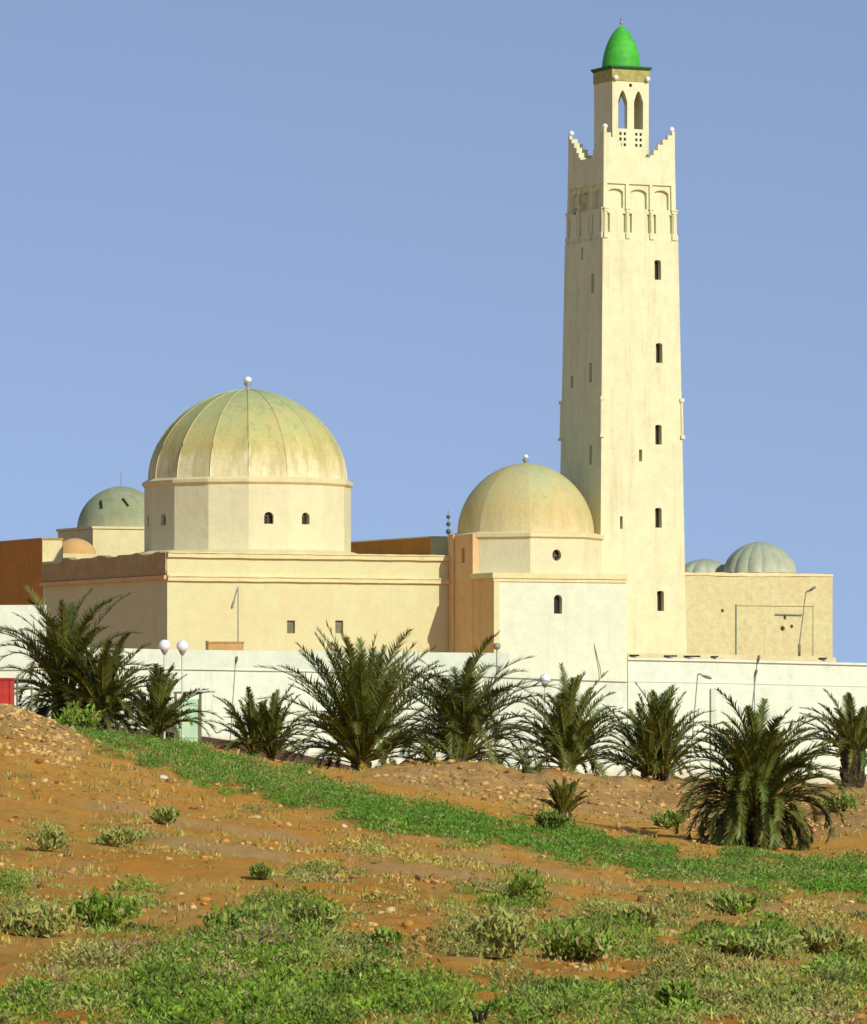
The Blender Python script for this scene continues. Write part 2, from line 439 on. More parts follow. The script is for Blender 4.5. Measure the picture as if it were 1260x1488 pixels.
# parapet of steps rising to the four corners
hP = hw(ZP) - .06; TP = .30
steps = [(.30, .40, .12), (.40, .52, .38), (.52, .66, .66), (.66, .80, .92), (.80, .92, 1.14), (.92, 1.0, 1.34)]
for sx in (-1, 1):
    for sy in (-1, 1):
        m = MB(); X_ = []; Y_ = []
        def L_(zt, a):     # L shaped plan of the corner, arms ending at a
            b_ = hP - TP; P = [(hP, hP), (a, hP), (a, b_), (b_, b_), (b_, a), (hP, a)]
            P = [(sx * x_, sy * y_) for x_, y_ in P]
            return P if sx * sy > 0 else P[::-1]
        zprev = ZP - .001
        for (a, b, dz) in steps:
            if a * hP < hP - TP - .02: m.prism(L_(0, a * hP), zprev, ZP + dz)
            else: m.prism([(sx * x_, sy * y_) for x_, y_ in ((hP, hP), (a * hP, hP), (a * hP, a * hP), (hP, a * hP))], zprev, ZP + dz)
            zprev = ZP + dz
        m.build('parapet', M_tower, root, org)
m = MB(); m.box(-hP, hP, -hP, hP, ZP - .25, ZP - .02); m.build('roof', M_tower, root, org)
for sx in (-1, 1):
    for sy in (-1, 1):
        m = MB(); m.ball((sx * (hP - .12), sy * (hP - .12), ZP + 1.44), .14, 12, 8); m.build('corner_ball', M_ball, root, org)
# lantern
HL = 1.01; ZL0, ZL1 = ZP - .02, zz(101, 272)
zb = zz(118, 272)
def lan(k, d=0.0):
    h = HL
    def Fm(u, z): return [(u * h, -h + d, z), (-h + d, -u * h, z), (-u * h, h - d, z), (h - d, u * h, z)][k]
    return Fm
m = MB(); dk = []
def lfront(px, py): return p_at(px, -HL) / HL
lz0, lz1 = zz(187, 272), zz(131, 272)
cc = [lfront(905, 160), lfront(928, 160)]
holes = [(u, lz0, .50, lz1 - lz0, 'lancet', .28) for u in cc]
small = []
for u in cc:
    for dx in (-.12, .12):
        for py in (194, 202, 210): small.append((u + dx, zz(py + 2.6, 272), .13, .15, 'rect', .12))
small.append(((cc[0] + cc[1]) / 2, zz(126, 272), .16, .16, 'rect', .12))
small.append(((cc[0] + cc[1]) / 2, zz(229, 272), .12, .2, 'rect', .12))
wall(m, lan(0), -1, 1, ZL0, zb, holes + [h for h in small[:-1]], inw[0], jamb=True)
for h in small[:-1]:
    P = arch_poly(*h[:5]); dk.append([tuple(Vector(lan(0)(*p)) + Vector((0, .117, 0))) for p in P])
wall(m, lan(0, .28), -1 + .26, 1 - .26, ZL0, zb, holes, inw[0], jamb=False)
wall(m, lan(2), -1, 1, ZL0, zb, [(-u, lz0, .50, lz1 - lz0, 'lancet', .28) for u in cc], inw[2])
wall(m, lan(2, .28), -1 + .26, 1 - .26, ZL0, zb, [(-u, lz0, .50, lz1 - lz0, 'lancet', .28) for u in cc], inw[2], jamb=False)
for k in (1, 3):
    wall(m, lan(k), -1, 1, ZL0, zb, [], inw[k]); wall(m, lan(k, .28), -1 + .26, 1 - .26, ZL0, zb, [], inw[k])
lant = m.build('lantern', M_tower, root, org)
place_panes(dk, M_dark, root, org, 'pierced_hole')
m = MB(); m.box(-HL - .03, HL + .03, -HL - .03, HL + .03, zb, ZL1); m.build('band', M_band, root, org)
m = MB(); m.prism(ngon(0, 0, (HL + .05) * sqrt(2), 4, pi / 4), ZL1, ZL1 + .10, ngon(0, 0, (HL + .12) * sqrt(2), 4, pi / 4)); m.prism(ngon(0, 0, (HL + .12) * sqrt(2), 4, pi / 4), ZL1 + .10, ZL1 + .17); m.build('eave', M_dkgreen, root, org)
for sx in (-1, 1):
    m = MB(); m.ball((sx * (HL - .12), -HL - .12, zz(114, 272)), .13, 12, 8); m.tube([(sx * (HL - .12), -HL - .12, zz(114, 272)), (sx * (HL - .12), -HL + .02, zz(114, 272))], .03, 6)
    m.build('bulb', M_ball, root, org)
m = MB(); zd = ZL1 + .17
m.lathe(0, 0, dome_profile(.97, zz(34, 272) - zd, 1.75, 1.55, 24, zd), 36); m.build('dome', M_green, root, org)
m = MB(); zt = zz(33, 272)
m.tube([(0, 0, zt - .1), (0, 0, zt + .5)], [.05, .02], 8); m.ball((0, 0, zt + .12), .09); m.ball((0, 0, zt + .30), .06); m.build('finial', M_metal, root, org)

# ---------- the prayer hall with the large dome
qF = 0.1; pL = p_at(243, qF); pR = p_at(700, qF); qB = q_at(62, pL)
Yc = Yd(pL, qF)
zTop = zz(803, Yc)
root, org = frame_root('prayer_hall', pL, qF, ZG, 'long cream prayer hall under the largest ribbed dome, left of the minaret', 'building')
panes = []; m = MB()
def Fr(q): return lambda u, z: (u, q, z)
def Lf(p): return lambda u, z: (p, -u, z)
hs = []
for px, py, w, h in ((423, 911, .42, .62), (493, 911, .42, .62)):
    p = p_at(px, qF); z = zz(py, Yd(p, qF)); hs.append((p, z - h / 2, w, h, 'rect', .14))
wall(m, Fr(qF), pL, pR, ZG, zTop, hs, (0, 1, 0), panes=panes)
wall(m, Lf(pL), -qB, -qF, ZG, zTop - .02, [], (1, 0, 0))
m.add([(pR, qF, ZG), (pR, qB, ZG), (pR, qB, zTop), (pR, qF, zTop)], [(0, 1, 2, 3)])
m.add([(pL, qB, ZG), (pR, qB, ZG), (pR, qB, zTop), (pL, qB, zTop)], [(3, 2, 1, 0)])
m.build('wall', M_hall, root, org)
place_panes(panes, M_shut, root, org, 'shutter')
m = MB(); m.box(pL + .01, pR - .01, qF + .01, qB - .01, zTop - .25, zTop - .03); m.build('roof', M_halltrim, root, org)
m = MB(); zc = zz(838, Yc)
for z0, t, o in ((zTop - .02, .20, .16), (zc, .19, .15)):
    m.rbox(pL - .01, pR, qF - o, qF - .002, z0 - t, z0, seed=int(t * 100))
    m.rbox(pL - .012, pR, qF - o - .05, qF - .003, z0 + .004, z0 + .07, seed=int(t * 77))
m.build('cornice', M_halltrim, root, org)
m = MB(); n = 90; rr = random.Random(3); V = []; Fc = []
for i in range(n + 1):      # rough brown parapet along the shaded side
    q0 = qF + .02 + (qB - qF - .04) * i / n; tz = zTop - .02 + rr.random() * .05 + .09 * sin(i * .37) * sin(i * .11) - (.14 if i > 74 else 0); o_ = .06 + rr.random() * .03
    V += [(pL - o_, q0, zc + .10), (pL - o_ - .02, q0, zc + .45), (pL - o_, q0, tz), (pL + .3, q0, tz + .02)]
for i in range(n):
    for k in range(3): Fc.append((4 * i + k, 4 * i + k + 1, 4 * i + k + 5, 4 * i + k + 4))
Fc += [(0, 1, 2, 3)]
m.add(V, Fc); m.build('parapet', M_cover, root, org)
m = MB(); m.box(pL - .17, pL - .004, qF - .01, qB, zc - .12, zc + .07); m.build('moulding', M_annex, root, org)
# drum
dq = 5.9; dp = p_at(360, dq); DY = Yd(dp, dq); RD = 5.08
zD0, zD1 = zTop - .04, zz(706, DY)
m = MB(); m.prism(ngon(dp, dq, RD + .72, 16, 0), zD0 - .1, zD0 + .12, None, True)
m.prism(ngon(dp, dq, RD + .70, 16, 0), zD0 + .12, zD0 + .30, ngon(dp, dq, RD + .1, 16, 0)); m.build('drum_plinth', M_halltrim, root, org)
m = MB(); panes = []
PG = ngon(dp, dq, RD, 16, 0)
for i in range(16):
    a, b = Vector(PG[i]), Vector(PG[(i + 1) % 16]); d = b - a; L = d.length; mid_a = (i + .5) * 22.5
    nv = Vector((cos(radians(mid_a)), sin(radians(mid_a)))); 
    holes = []
    if (mid_a % 360) in ((-101.25) % 360, (-78.75) % 360, (-168.75) % 360, (-191.25) % 360):
        holes = [(.5 * L, zz(761, DY - 5), .46, .58, 'arch', .25)]
    Fm = lambda u, z, a=a, d=d, L=L: (a.x + d.x * u / L, a.y + d.y * u / L, z)
    wall(m, Fm, 0, L, zD0 + .25, zD1, holes, (-nv.x, -nv.y, 0), panes=panes)
m.build('drum', M_drum, root, org)
place_panes(panes, M_dark, root, org, 'window', M_shut)
m = MB()
m.prism(ngon(dp, dq, RD + .03, 16, 0), zD1 - .10, zD1, ngon(dp, dq, RD + .12, 16, 0))
m.prism(ngon(dp, dq, RD + .12, 16, 0), zD1, zD1 + .14)
m.prism(ngon(dp, dq, RD + .10, 16, 0), zD1 + .14, zD1 + .26, ngon(dp, dq, RD - .12, 16, 0)); m.build('drum_cornice', M_halltrim, root, org)
m = MB(); zB = zD1 + .24; HB = zz(566, DY) - zB
gore_dome(m, 0, 0, dome_profile(RD - .2, HB, 1.95, 1.85, 26, 0), 16, 0, 5, -.35)
for g_i in range(16):
    th = 2 * pi * g_i / 16; m.tube([(r_ * cos(th), r_ * sin(th), z_) for r_, z_ in dome_profile(RD - .2, HB, 1.95, 1.85, 20, 0)[:-1]], .032, 5)
dome = m.build('dome', M_dome1, root); dome.location = (dp - org[0], dq - org[1], zB - org[2])
m = MB(); z0 = zz(566, DY)
m.lathe(dp, dq, [(.12, z0 - .08), (.10, z0 + .05), (.05, z0 + .12), (.20, z0 + .28), (.18, z0 + .33), (.02, z0 + .36)], 14)
fin = m.build('finial', M_metal, root, org)
m = MB(); m.ball((dp, dq, z0 + .48), .20, 14, 8, .8); m.build('finial_ball', M_ball, root, org)

# ---------- the annex with the smaller dome
qA = -4.9; aL = p_at(718, qA); aR = p_at(910, qA); qAb = 2.0
Ya = Yd(aL, qA); zA = zz(834, Ya)
root, org = frame_root('domed_annex', aL, qA, ZG, 'white square annex with a smooth ochre dome, at the foot of the minaret', 'building')
m = MB(); panes = []; mc = MB()
p = p_at(811, qA); z = zz(878, Yd(p, qA))
wall(m, Fr(qA), aL, aR, ZG, zA, [(p, z - .46, .44, .92, 'arch', .3)], (0, 1, 0), panes=panes)
m.add([(aR, qA, ZG), (aR, qAb, ZG), (aR, qAb, zA), (aR, qA, zA)], [(0, 1, 2, 3)])
m.build('wall', M_white, root, org); place_panes(panes, M_dark, root, org, 'window')
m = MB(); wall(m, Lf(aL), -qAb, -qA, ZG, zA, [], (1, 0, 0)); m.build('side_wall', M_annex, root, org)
m = MB(); m.box(aL - .02, aL + .27, qA - .03, qA - .003, ZG, zA - .3); m.build('corner_strip', M_hall, root, org)
m = MB(); m.box(aL + .01, aR - .01, qA + .01, qAb, zA - .3, zA - .02); m.build('roof', M_drum, root, org)
m = MB(); m.rbox(aL - .12, aR + .02, qA - .12, qA - .004, zA - .20, zA + .06, seed=5); m.box(aL - .12, aL - .004, qA - .004, q_at(686, aL), zA - .20, zA + .06)
m.box(aL - .05, aR - .0, qA - .06, qA - .0035, zA - .36, zA - .20); m.build('cornice', M_halltrim, root, org)
# stair pier at the back of the side wall
q1, q2 = q_at(687, aL - .02), q_at(654, aL - .02); zp = zz(777, Ya + 3); panes = []
m = MB(); qs = q_at(673, aL - .02); zs = zz(808, Ya + 4)
wall(m, Lf(aL - .02), -q2, -q1, ZG, zp, [(-qs, zs - .35, .34, .7, 'rect', .3)], (1, 0, 0), panes=panes)
m.add([(aL - .02, q1, ZG), (aL + 1.2, q1, ZG), (aL + 1.2, q1, zp), (aL - .02, q1, zp)], [(0, 1, 2, 3)])
m.add([(aL - .02, q2, ZG), (aL + 1.2, q2, ZG), (aL + 1.2, q2, zp), (aL - .02, q2, zp)], [(3, 2, 1, 0)])
m.add([(aL - .02, q1, zp), (aL + 1.2, q1, zp), (aL + 1.2, q2, zp), (aL - .02, q2, zp)], [(0, 1, 2, 3)])
m.box(aL - .10, aL - .022, q2 - .55, q2 + .02, ZG, zp + .06)
m.build('stair_pier', M_annex, root, org); place_panes(panes, M_dark, root, org, 'slit_window')
# octagonal drum
oq = -1.0; op = p_at(764, oq); OY = Yd(op, oq); RO = 3.72
zO0, zO1 = zA - .03, zz(783, OY); m = MB(); panes = []
PG = ngon(op, oq, RO, 8, radians(22.5))
for i in range(8):
    a, b = Vector(PG[i]), Vector(PG[(i + 1) % 8]); d = b - a; L = d.length; ma = (22.5 + (i + .5) * 45) % 360
    nv = Vector((cos(radians(ma)), sin(radians(ma))))
    holes = [(.5 * L, zz(815, OY - 3.3), .48, .56, 'round', .25)] if abs(ma - 270) < 1 else []
    Fm = lambda u, z, a=a, d=d, L=L: (a.x + d.x * u / L, a.y + d.y * u / L, z)
    wall(m, Fm, 0, L, zO0, zO1, holes, (-nv.x, -nv.y, 0), panes=panes)
m.build('drum', M_drum, root, org); place_panes(panes, M_dark, root, org, 'round_window', M_shut)
m = MB(); m.prism(ngon(op, oq, RO + .02, 8, radians(22.5)), zO1 - .08, zO1, ngon(op, oq, RO + .13, 8, radians(22.5)))
m.prism(ngon(op, oq, RO + .13, 8, radians(22.5)), zO1, zO1 + .16); m.prism(ngon(op, oq, RO + .1, 8, radians(22.5)), zO1 + .16, zO1 + .26, ngon(op, oq, RO - .25, 8, radians(22.5)))
m.build('drum_cornice', M_halltrim, root, org)
m = MB(); zB = zO1 + .2; HS = zz(673, OY) - zB
gore_dome(m, 0, 0, dome_profile(3.36, HS, 2.0, 1.9, 24, 0), 8, radians(22.5), 8, .82)
dm = m.build('dome', M_dome2, root); dm.location = (op - org[0], oq - org[1], zB - org[2])
m = MB(); z0 = zz(673, OY)
m.lathe(op, oq, [(.10, z0 - .06), (.08, z0 + .05), (.17, z0 + .14), (.15, z0 + .2), (.02, z0 + .24)], 12); m.build('finial', M_metal, root, org)
m = MB(); m.ball((op, oq, z0 + .32), .13, 12, 8, .8); m.build('finial_ball', M_ball, root, org)

# three glazed balls on a spike, on the pier
jp, jq = aL - .05, q_at(651.5, aL - .05); jz = zp + .06
root, org = frame_root('ball_spire', jp, jq, jz, 'dark green spike of three glazed balls between the two large domes', 'spire')
m = MB(); m.tube([(jp, jq, jz), (jp, jq, zz(741, Ya + 4))], .022, 6); m.build('rod', M_metal, root, org)
for py, r in ((772, .13), (761, .11), (750.5, .10)):
    m = MB(); m.ball((jp, jq, zz(py, Ya + 4)), r, 12, 8); m.build('ball', M_jam, root, org)

# ---------- the right wing
qW = -1.5; wL = 1.0; wR = p_at(1210, qW); Yw = Yd(wR, qW); zW = zz(833, Yd(p_at(1000, qW), qW))
root, org = frame_root('right_wing', wL, qW, ZG, 'low rough ochre wing with a recessed panel, right of the minaret', 'building')
m = MB(); panes = []; pa, pb = p_at(1070, qW), p_at(1182, qW)
za_, zb_ = zz(880, Yw - 2), zz(953, Yw - 2)
h = [((pa + pb) / 2, zb_, pb - pa, za_ - zb_, 'rect', .06)]
ph_ = p_at(1050, qW); h += [(ph_, zz(890, Yw - 3), .17, .19, 'round', .3)]
wall(m, Fr(qW), wL, wR, ZG, zW, h, (0, 1, 0), panes=None)
h = []
for px, py, w, hh, kd in ((1137, 913, .24, .26, 'round'), (1140, 897, .16, .24, 'round'), (1150, 910, .18, .2, 'round'), (1146, 902, .14, .14, 'round'), (1161, 945, .15, .62, 'rect')):
    pp = p_at(px, qW + .1); h.append((pp, zz(py, Yw - 1.5) - hh / 2, w, hh, kd, .3))
h2 = [x for x in h if x[4] == 'rect']
wall(m, Fr(qW + .06), pa, pb, zb_, za_, [h[0], h[1], h[4], h[2]], (0, 1, 0), panes=panes)
m.add([(wR, qW, ZG), (wR, 10, ZG), (wR, 10, zW), (wR, qW, zW)], [(0, 1, 2, 3)])
m.add([(wL, qW, zW - .1), (wR, qW, zW - .1), (wR, 10, zW - .1), (wL, 10, zW - .1)], [(0, 1, 2, 3)])
m.build('wall', M_wing, root, org)
place_panes(panes + [[(ph_ - .1, qW + .29, zz(891, Yw - 3)), (ph_ + .1, qW + .29, zz(891, Yw - 3)), (ph_ + .1, qW + .29, zz(882, Yw - 3)), (ph_ - .1, qW + .29, zz(882, Yw - 3))]], M_dark, root, org, 'opening')
m = MB(); m.rbox(2.5, wR + .02, qW - .05, qW - .003, zW - .10, zW + .05, .03, 8); m.build('coping', M_halltrim, root, org)
m = MB(); m.tube([(pa - .02, qW - .05, zb_ - .1), (pa - .02, qW - .05, za_ + .05)], .03, 8); m.build('downpipe', M_metal, root, org)
zq = zz(893, Yw - 1.5); m = MB(); m.tube([(p_at(1127, qW), qW - .02, zq + .02), (p_at(1166, qW), qW - .02, zq)], .035, 6); m.build('pipe', M_metal, root, org)

# ---------- domes and roofs behind
def back_dome(name, px, Y, rpx, y_top, y_base, mat, label, n, bulge, aexp=1.95, bexp=1.85, y_foot=None):
    p, q = pq_at(px, Y); R = rpx * Y / F; z0 = zz(y_base, Y); H = zz(y_top, Y) - z0
    root, org = frame_root(name, p, q, z0, label, 'dome')
    m = MB(); m.lathe(p, q, [(R + .08, z0 - 1.2), (R + .08, z0 - .02), (R - .02, z0)], 24, False); m.build('base_ring', M_halltrim, root, org)
    m = MB(); gore_dome(m, 0, 0, dome_profile(R, H, aexp, bexp, 18, 0), n, .1, 6, bulge); d = m.build('shell', mat, root)
    return root, org
back_dome('ribbed_dome', 1104, 286, 51, 787, 833, M_dome4, 'grey green ribbed dome rising above the roof of the right wing', 15, 3.2, 2.0, 1.75)
back_dome('low_dome', 1024, 288, 40, 812, 836, M_dome4, 'low flat pale dome half hidden between the minaret and the ribbed dome', 12, 3.0, 2.0, 1.6)

# left small domed chamber
Y0 = 290.0; pc, qc = pq_at(135, 287)
root, org = frame_root('domed_chamber', pc, qc, ZG, 'small cream chamber with a grey green dome, behind the large dome at left', 'building')
zc1 = zz(768, 287); pe = pc + 3.9; qe = q_at(84, pc)
m = MB(); m.box(pc, pe, qc, qe, ZG, zc1); m.build('wall', M_halltrim, root, org)
m = MB(); m.box(pc - .08, pe + .08, qc - .08, qe + .08, zc1, zc1 + .12); m.build('cornice', M_halltrim, root, org)
dcp, dcq = pq_at(176, 290.5); R = 64 * 290.5 / F; H = zz(706, 290) - zc1 - .12
m = MB(); m.lathe(0, 0, dome_profile(R, H, 1.95, 1.85, 20, 0), 40); d = m.build('dome', M_dome3, root); d.location = (dcp - org[0], dcq - org[1], zc1 + .12 - org[2])
for px, py in ((150, 733), (185, 730)):
    k = (px - 630) / F; Yv = 288.6; pv, qv = pq_at(px, Yv); dx, dy = pv - dcp, qv - dcq; 
    zv = zz(py, Yv) - zc1 - .12; t = max(.02, min(.98, zv / H)); rad = R * (1 - t ** 1.95) ** (1 / 1.85)
    X = (px - 176) * 290 / F; ang = math.asin(max(-1, min(1, X / rad))) - pi / 2 - A
    c = Vector((dcp + rad * cos(ang), dcq + rad * sin(ang), zc1 + .12 + zv))
    nn = Vector((cos(ang), sin(ang), .8)).normalized(); tt = Vector((-sin(ang) * .5, cos(ang) * .5, 0)) + Vector((-cos(ang) * .6, -sin(ang) * .6, .8)) * -1.0
    tt.normalize(); sd = nn.cross(tt).normalized(); m = MB()
    V = []
    for o_ in (-.02, .05):
        for s1, s2 in ((-1, -1), (1, -1), (1, 1), (-1, 1)): V.append(c + nn * o_ + tt * (.28 * s1) + sd * (.055 * s2))
    m.add(V, [(0, 1, 2, 3), (4, 5, 6, 7), (0, 1, 5, 4), (1, 2, 6, 5), (2, 3, 7, 6), (3, 0, 4, 7)]); m.build('vent', M_dark, root, org)
m = MB(); ztp = zz(706, 290); m.tube([(dcp, dcq, ztp - .1), (dcp, dcq, zz(686, 290))], .02, 6); m.build('antenna', M_metal, root, org)

# far left raised block, in line with the side of the hall
qE = q_at(-60, pL - .02); zM = zz(784, Yd(pL, qB))
root, org = frame_root('mud_block', pL - .02, qB, ZG, 'brown mud rendered block at the left edge, taller than the hall beside it', 'building')
m = MB(); m.box(pL - .03, pL + 1.1, qB + .005, qE, ZG, zM); m.build('wall', M_mud, root, org)
m = MB(); m.box(pL - .02, pL + 1.05, qB - .02, qB + .003, zTop - .1, zM - .03); m.build('front_render', M_halltrim, root, org)
m = MB(); m.box(pL - .08, pL + 1.1, qB - .04, qE, zM, zM + .09); m.build('coping', M_cover, root, org)
# small orange dome behind the hall
Yo = 284.6; p_, q_ = pq_at(109, Yo); R = 31 * Yo / F; zo = zz(806, Yo)
root = empty('orange_dome', W(p_, q_, zo), A, 'small low orange dome poking over the shaded parapet at far left', 'dome')
m = MB(); m.lathe(0, 0, dome_profile(R, zz(782, Yo) - zo, 2, 1.8, 12, 0), 28); m.build('shell', M_orange, root)
m = MB(); m.box(-R * 1.0, R * 1.0, -R * 1.0, R, -6, .02); m.build('base', M_halltrim, root)
# courtyard gallery behind the roof
gq = 4.4; gp = p_at(626, gq); ge = q_at(505, gp); gz = zz(781, Yd(gp, gq))
root, org = frame_root('courtyard_gallery', gp, gq, ZG, 'low gallery with a dark red brown side, between large dome and annex', 'building')
m = MB(); m.box(gp, gp + 4, gq + .03, ge, ZG, gz); m.build('side_wall', M_mud, root, org)
m = MB(); m.box(gp + .01, gp + 3.5, gq, gq + .026, ZG, gz); m.build('front_wall', M_halltrim, root, org)
m = MB(); m.box(gp - .06, gp + 4.02, gq - .02, ge, gz, gz + .07); m.build('coping', M_halltrim, root, org)

# ---------- perimeter walls (not in the building frame)
def wall_line(name, pts, thick, mat, label, cope=None, string=None, foot=None, cat='wall'):
    # pts: (px, Y, y_top, y_bottom)
    P = [( (px - 630) / F * Y, Y, zz(yt, Y), zz(yb, Y)) for px, Y, yt, yb in pts]
    root = empty(name, (P[0][0], P[0][1], P[0][3]), 0, label, cat); org = (P[0][0], P[0][1], P[0][3])
    def strip(dy0, dy1, ztf, zbf, mat_, nm):
        m = MB()
        n = len(P); V = []; Fc = []
        for (x, y, zt, zb2) in P:
            a, b = ztf(zt, zb2), zbf(zt, zb2)
            V += [(x, y + dy0, b), (x, y + dy0, b + (a - b) * .22), (x, y + dy0, a), (x, y + dy1, a), (x, y + dy1, b)]
        for i in range(n - 1):
            k = 5 * i
            for s in range(5): Fc.append((k + s, k + (s + 1) % 5, k + 5 + (s + 1) % 5, k + 5 + s))
        Fc += [(0, 1, 2, 3, 4), tuple(5 * n - 5 + s for s in (4, 3, 2, 1, 0))]
        m.add(V, Fc); o_ = m.build(nm, mat_, root, org)
        ca = o_.data.color_attributes.new('splash', 'FLOAT_COLOR', 'POINT')
        for i in range(5 * n):
            c_ = 1.0 if (i % 5 in (0, 4) and nm == 'wall') else 0.0; ca.data[i].color = (c_, c_, c_, 1)
        return o_
    strip(0, thick, lambda t, b: t, lambda t, b: b, mat, 'wall')
    if cope: strip(-cope[0], thick + .04, lambda t, b: t + cope[1] + .002, lambda t, b: t + .002, mat, 'coping')
    if string: strip(-string[0], -.003, lambda t, b: t - string[1], lambda t, b: t - string[1] - string[2], mat, 'string_course')
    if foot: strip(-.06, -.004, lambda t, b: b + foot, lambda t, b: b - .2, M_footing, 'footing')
    return root, org
wall_line('perimeter_wall', [(-1100, 200, 978, 1060), (-250, 206, 975, 1052), (60, 207.5, 973, 1058), (200, 208, 972, 1068), (300, 209, 973.5, 1080), (380, 210, 975, 1092), (450, 211, 976, 1108), (520, 212, 978, 1124), (640, 213, 981, 1136), (800, 214, 987, 1136), (911.5, 215, 991, 1137)],
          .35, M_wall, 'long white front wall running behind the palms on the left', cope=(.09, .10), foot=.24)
root, org = wall_line('perimeter_wall', [(912.5, 215, 959, 1137), (1040, 216.5, 961.5, 1139), (1260, 219, 967, 1148), (1600, 223, 975, 1160), (2600, 232, 985, 1165)],
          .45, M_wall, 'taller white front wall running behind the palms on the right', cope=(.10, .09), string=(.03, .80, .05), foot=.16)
m = MB()
for px in (1037,):
    x, y, z = at(px, 1133, 216.4); m.box(x - .10, x + .10, y - .09, y - .004, z, zz(1000, 216.4))
m.build('pilaster', M_wall, root, org)
wall_line('terrace_wall', [(67, 236, 939, 1060), (250, 237, 944, 1070), (430, 238, 946, 1080), (740, 239, 949, 1090)],
          .4, M_wall, 'white terrace wall at the foot of the cream hall, behind the front wall')
wall_line('terrace_wall', [(-260, 231, 880, 1040), (66, 232, 879, 1050)], .6, M_wall, 'tall white wall below the brown block at the left edge', string=(.04, 1.0, .07))
root, org = wall_line('kerb_wall', [(912, 228, 949, 1060), (1000, 229, 950, 1060), (1076, 230, 951.5, 1060), (1215, 231.5, 955.5, 1060)], .4, M_halltrim, 'low kerb with painted shadow strips at the base of minaret and right wing')
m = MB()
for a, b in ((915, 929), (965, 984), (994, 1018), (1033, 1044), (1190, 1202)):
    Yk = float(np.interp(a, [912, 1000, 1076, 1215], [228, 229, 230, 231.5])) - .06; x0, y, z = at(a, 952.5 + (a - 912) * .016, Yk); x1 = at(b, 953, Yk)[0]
    m = MB(); m.box(x0, x1, y + .03, y + .05, z - .03, z + .035); m.build('shade_strip', M_dark, root, org)  # thin dark box, stands in for the broken shadow line of the coping
# low orange store against the hall
x0, y0, _ = at(303, 950, 243); x1 = at(352, 950, 243)[0]
o = empty('low_store', (x0, y0, zz(1000, 243)), 0, 'low orange rendered store against the cream hall, right of the globe lamps', 'shed'); org = (x0, y0, zz(1000, 243))
m = MB(); m.box(x0, x1, y0, y0 + 1.6, zz(1000, 243), zz(934, 243)); m.build('wall', M_orange, o, org)
m = MB(); m.box(x0 - .04, x1 + .04, y0 - .04, y0 + 1.64, zz(934, 243), zz(932, 243)); m.build('roof', M_orange, o, org)
m = MB(); m.box(x0 - .13, x0 - .005, y0 - .03, y0 + .2, zz(1000, 243), zz(931, 243)); m.build('post', M_shut, o, org)

# mint gate panel in the white wall
Yg = 207.4; x0, x1 = at(255, 0, Yg)[0], at(291, 0, Yg)[0]; zg = zz(1080, Yg)
o = empty('gate', ((x0 + x1) / 2, Yg, zg), 0, 'pale mint green metal gate between dark posts in the white wall', 'gate'); org = ((x0 + x1) / 2, Yg, zg)
m = MB(); m.box(x0 + .05, x1 - .05, Yg, Yg + .06, zg, zz(1016, Yg))
m.build('panel', M_mint, o, org)
for i in range(3):
    m = MB(); zr_ = zg + .2 + i * .62; m.box(x0 + .06, x1 - .06, Yg - .03, Yg - .003, zr_, zr_ + .05); m.build('rail', M_mint, o, org)
for x in (x0, x1):
    m = MB(); m.box(x - .05, x + .05, Yg - .05, Yg + .10, zg, zz(1008, Yg)); m.build('post', M_shut, o, org)
m = MB(); m.box(x0 - .07, x1 + .07, Yg - .06, Yg + .11, zz(1008, Yg) + .001, zz(1005, Yg)); m.build('lintel', M_shut, o, org)
# red box at the left edge
Yr = 150.0; x0, x1 = at(-34, 0, Yr)[0], at(18, 0, Yr)[0]; zr0, zr1 = zz(1034, Yr), zz(985, Yr)
o = empty('red_box', ((x0 + x1) / 2, Yr, zr0), 0, 'red painted metal box cut by the left edge of the photo', 'metal box'); org = ((x0 + x1) / 2, Yr, zr0)
m = MB(); m.box(x0, x1, Yr, Yr + .7, zr0, zr1 - .05); m.build('body', M_red, o, org)
m = MB(); m.box(x0 - .03, x1 + .03, Yr - .03, Yr + .73, zr1 - .05, zr1); m.build('lid', M_red, o, org)
for i in range(4):
    x = x1 - .04 - i * .3; m = MB(); m.box(x - .03, x + .03, Yr - .03, Yr - .003, zr0 + .05, zr1 - .08); m.build('rib', M_red, o, org)
# dark post and rail behind the ridge
Yp = 152.0; o = empty('post_and_rail', at(25, 1034, Yp), 0, 'thin dark post with one rail, just right of the red box', 'rail'); org = at(25, 1034, Yp)
for px in (25, 46):
    m = MB(); m.tube([at(px, 1036, Yp), at(px, 984 if px == 25 else 997, Yp)], .03, 6); m.build('post', M_shut, o, org)
m = MB(); m.tube([at(24, 1000, Yp), at(47, 1000, Yp)], .03, 6); m.build('rail', M_shut, o, org)

# ---------- lamps
def globe_lamp(px, py, Y, r, yb, label):
    x, y, z = at(px, py, Y); zb2 = zz(yb, Y); o = empty('globe_lamp', (x, y, zb2), 0, label, 'lamp', 'globe lamps along the white wall'); org = (x, y, zb2)
    m = MB(); m.tube([(x, y, zb2), (x, y, z - r * 1.3)], .035, 8); m.build('pole', M_pole, o, org)
    m = MB(); m.lathe(x, y, [(.05, z - r * 1.55), (r * .62, z - r * .85), (r * .66, z - r * .72), (.02, z - r * .7)], 12); m.build('collar', M_metal, o, org)
    m = MB(); m.ball((x, y, z), r, 18, 12); m.build('globe', M_globe, o, org)
globe_lamp(239, 938, 204, .22, 1075, 'white globe lamp, the left one of the pair left of the cream hall corner')
globe_lamp(265, 939, 204, .22, 1078, 'white globe lamp, the right one of the pair near the cream hall corner')
globe_lamp(792, 987, 211, .21, 1136, 'single white globe lamp in front of the annex, between two palms')
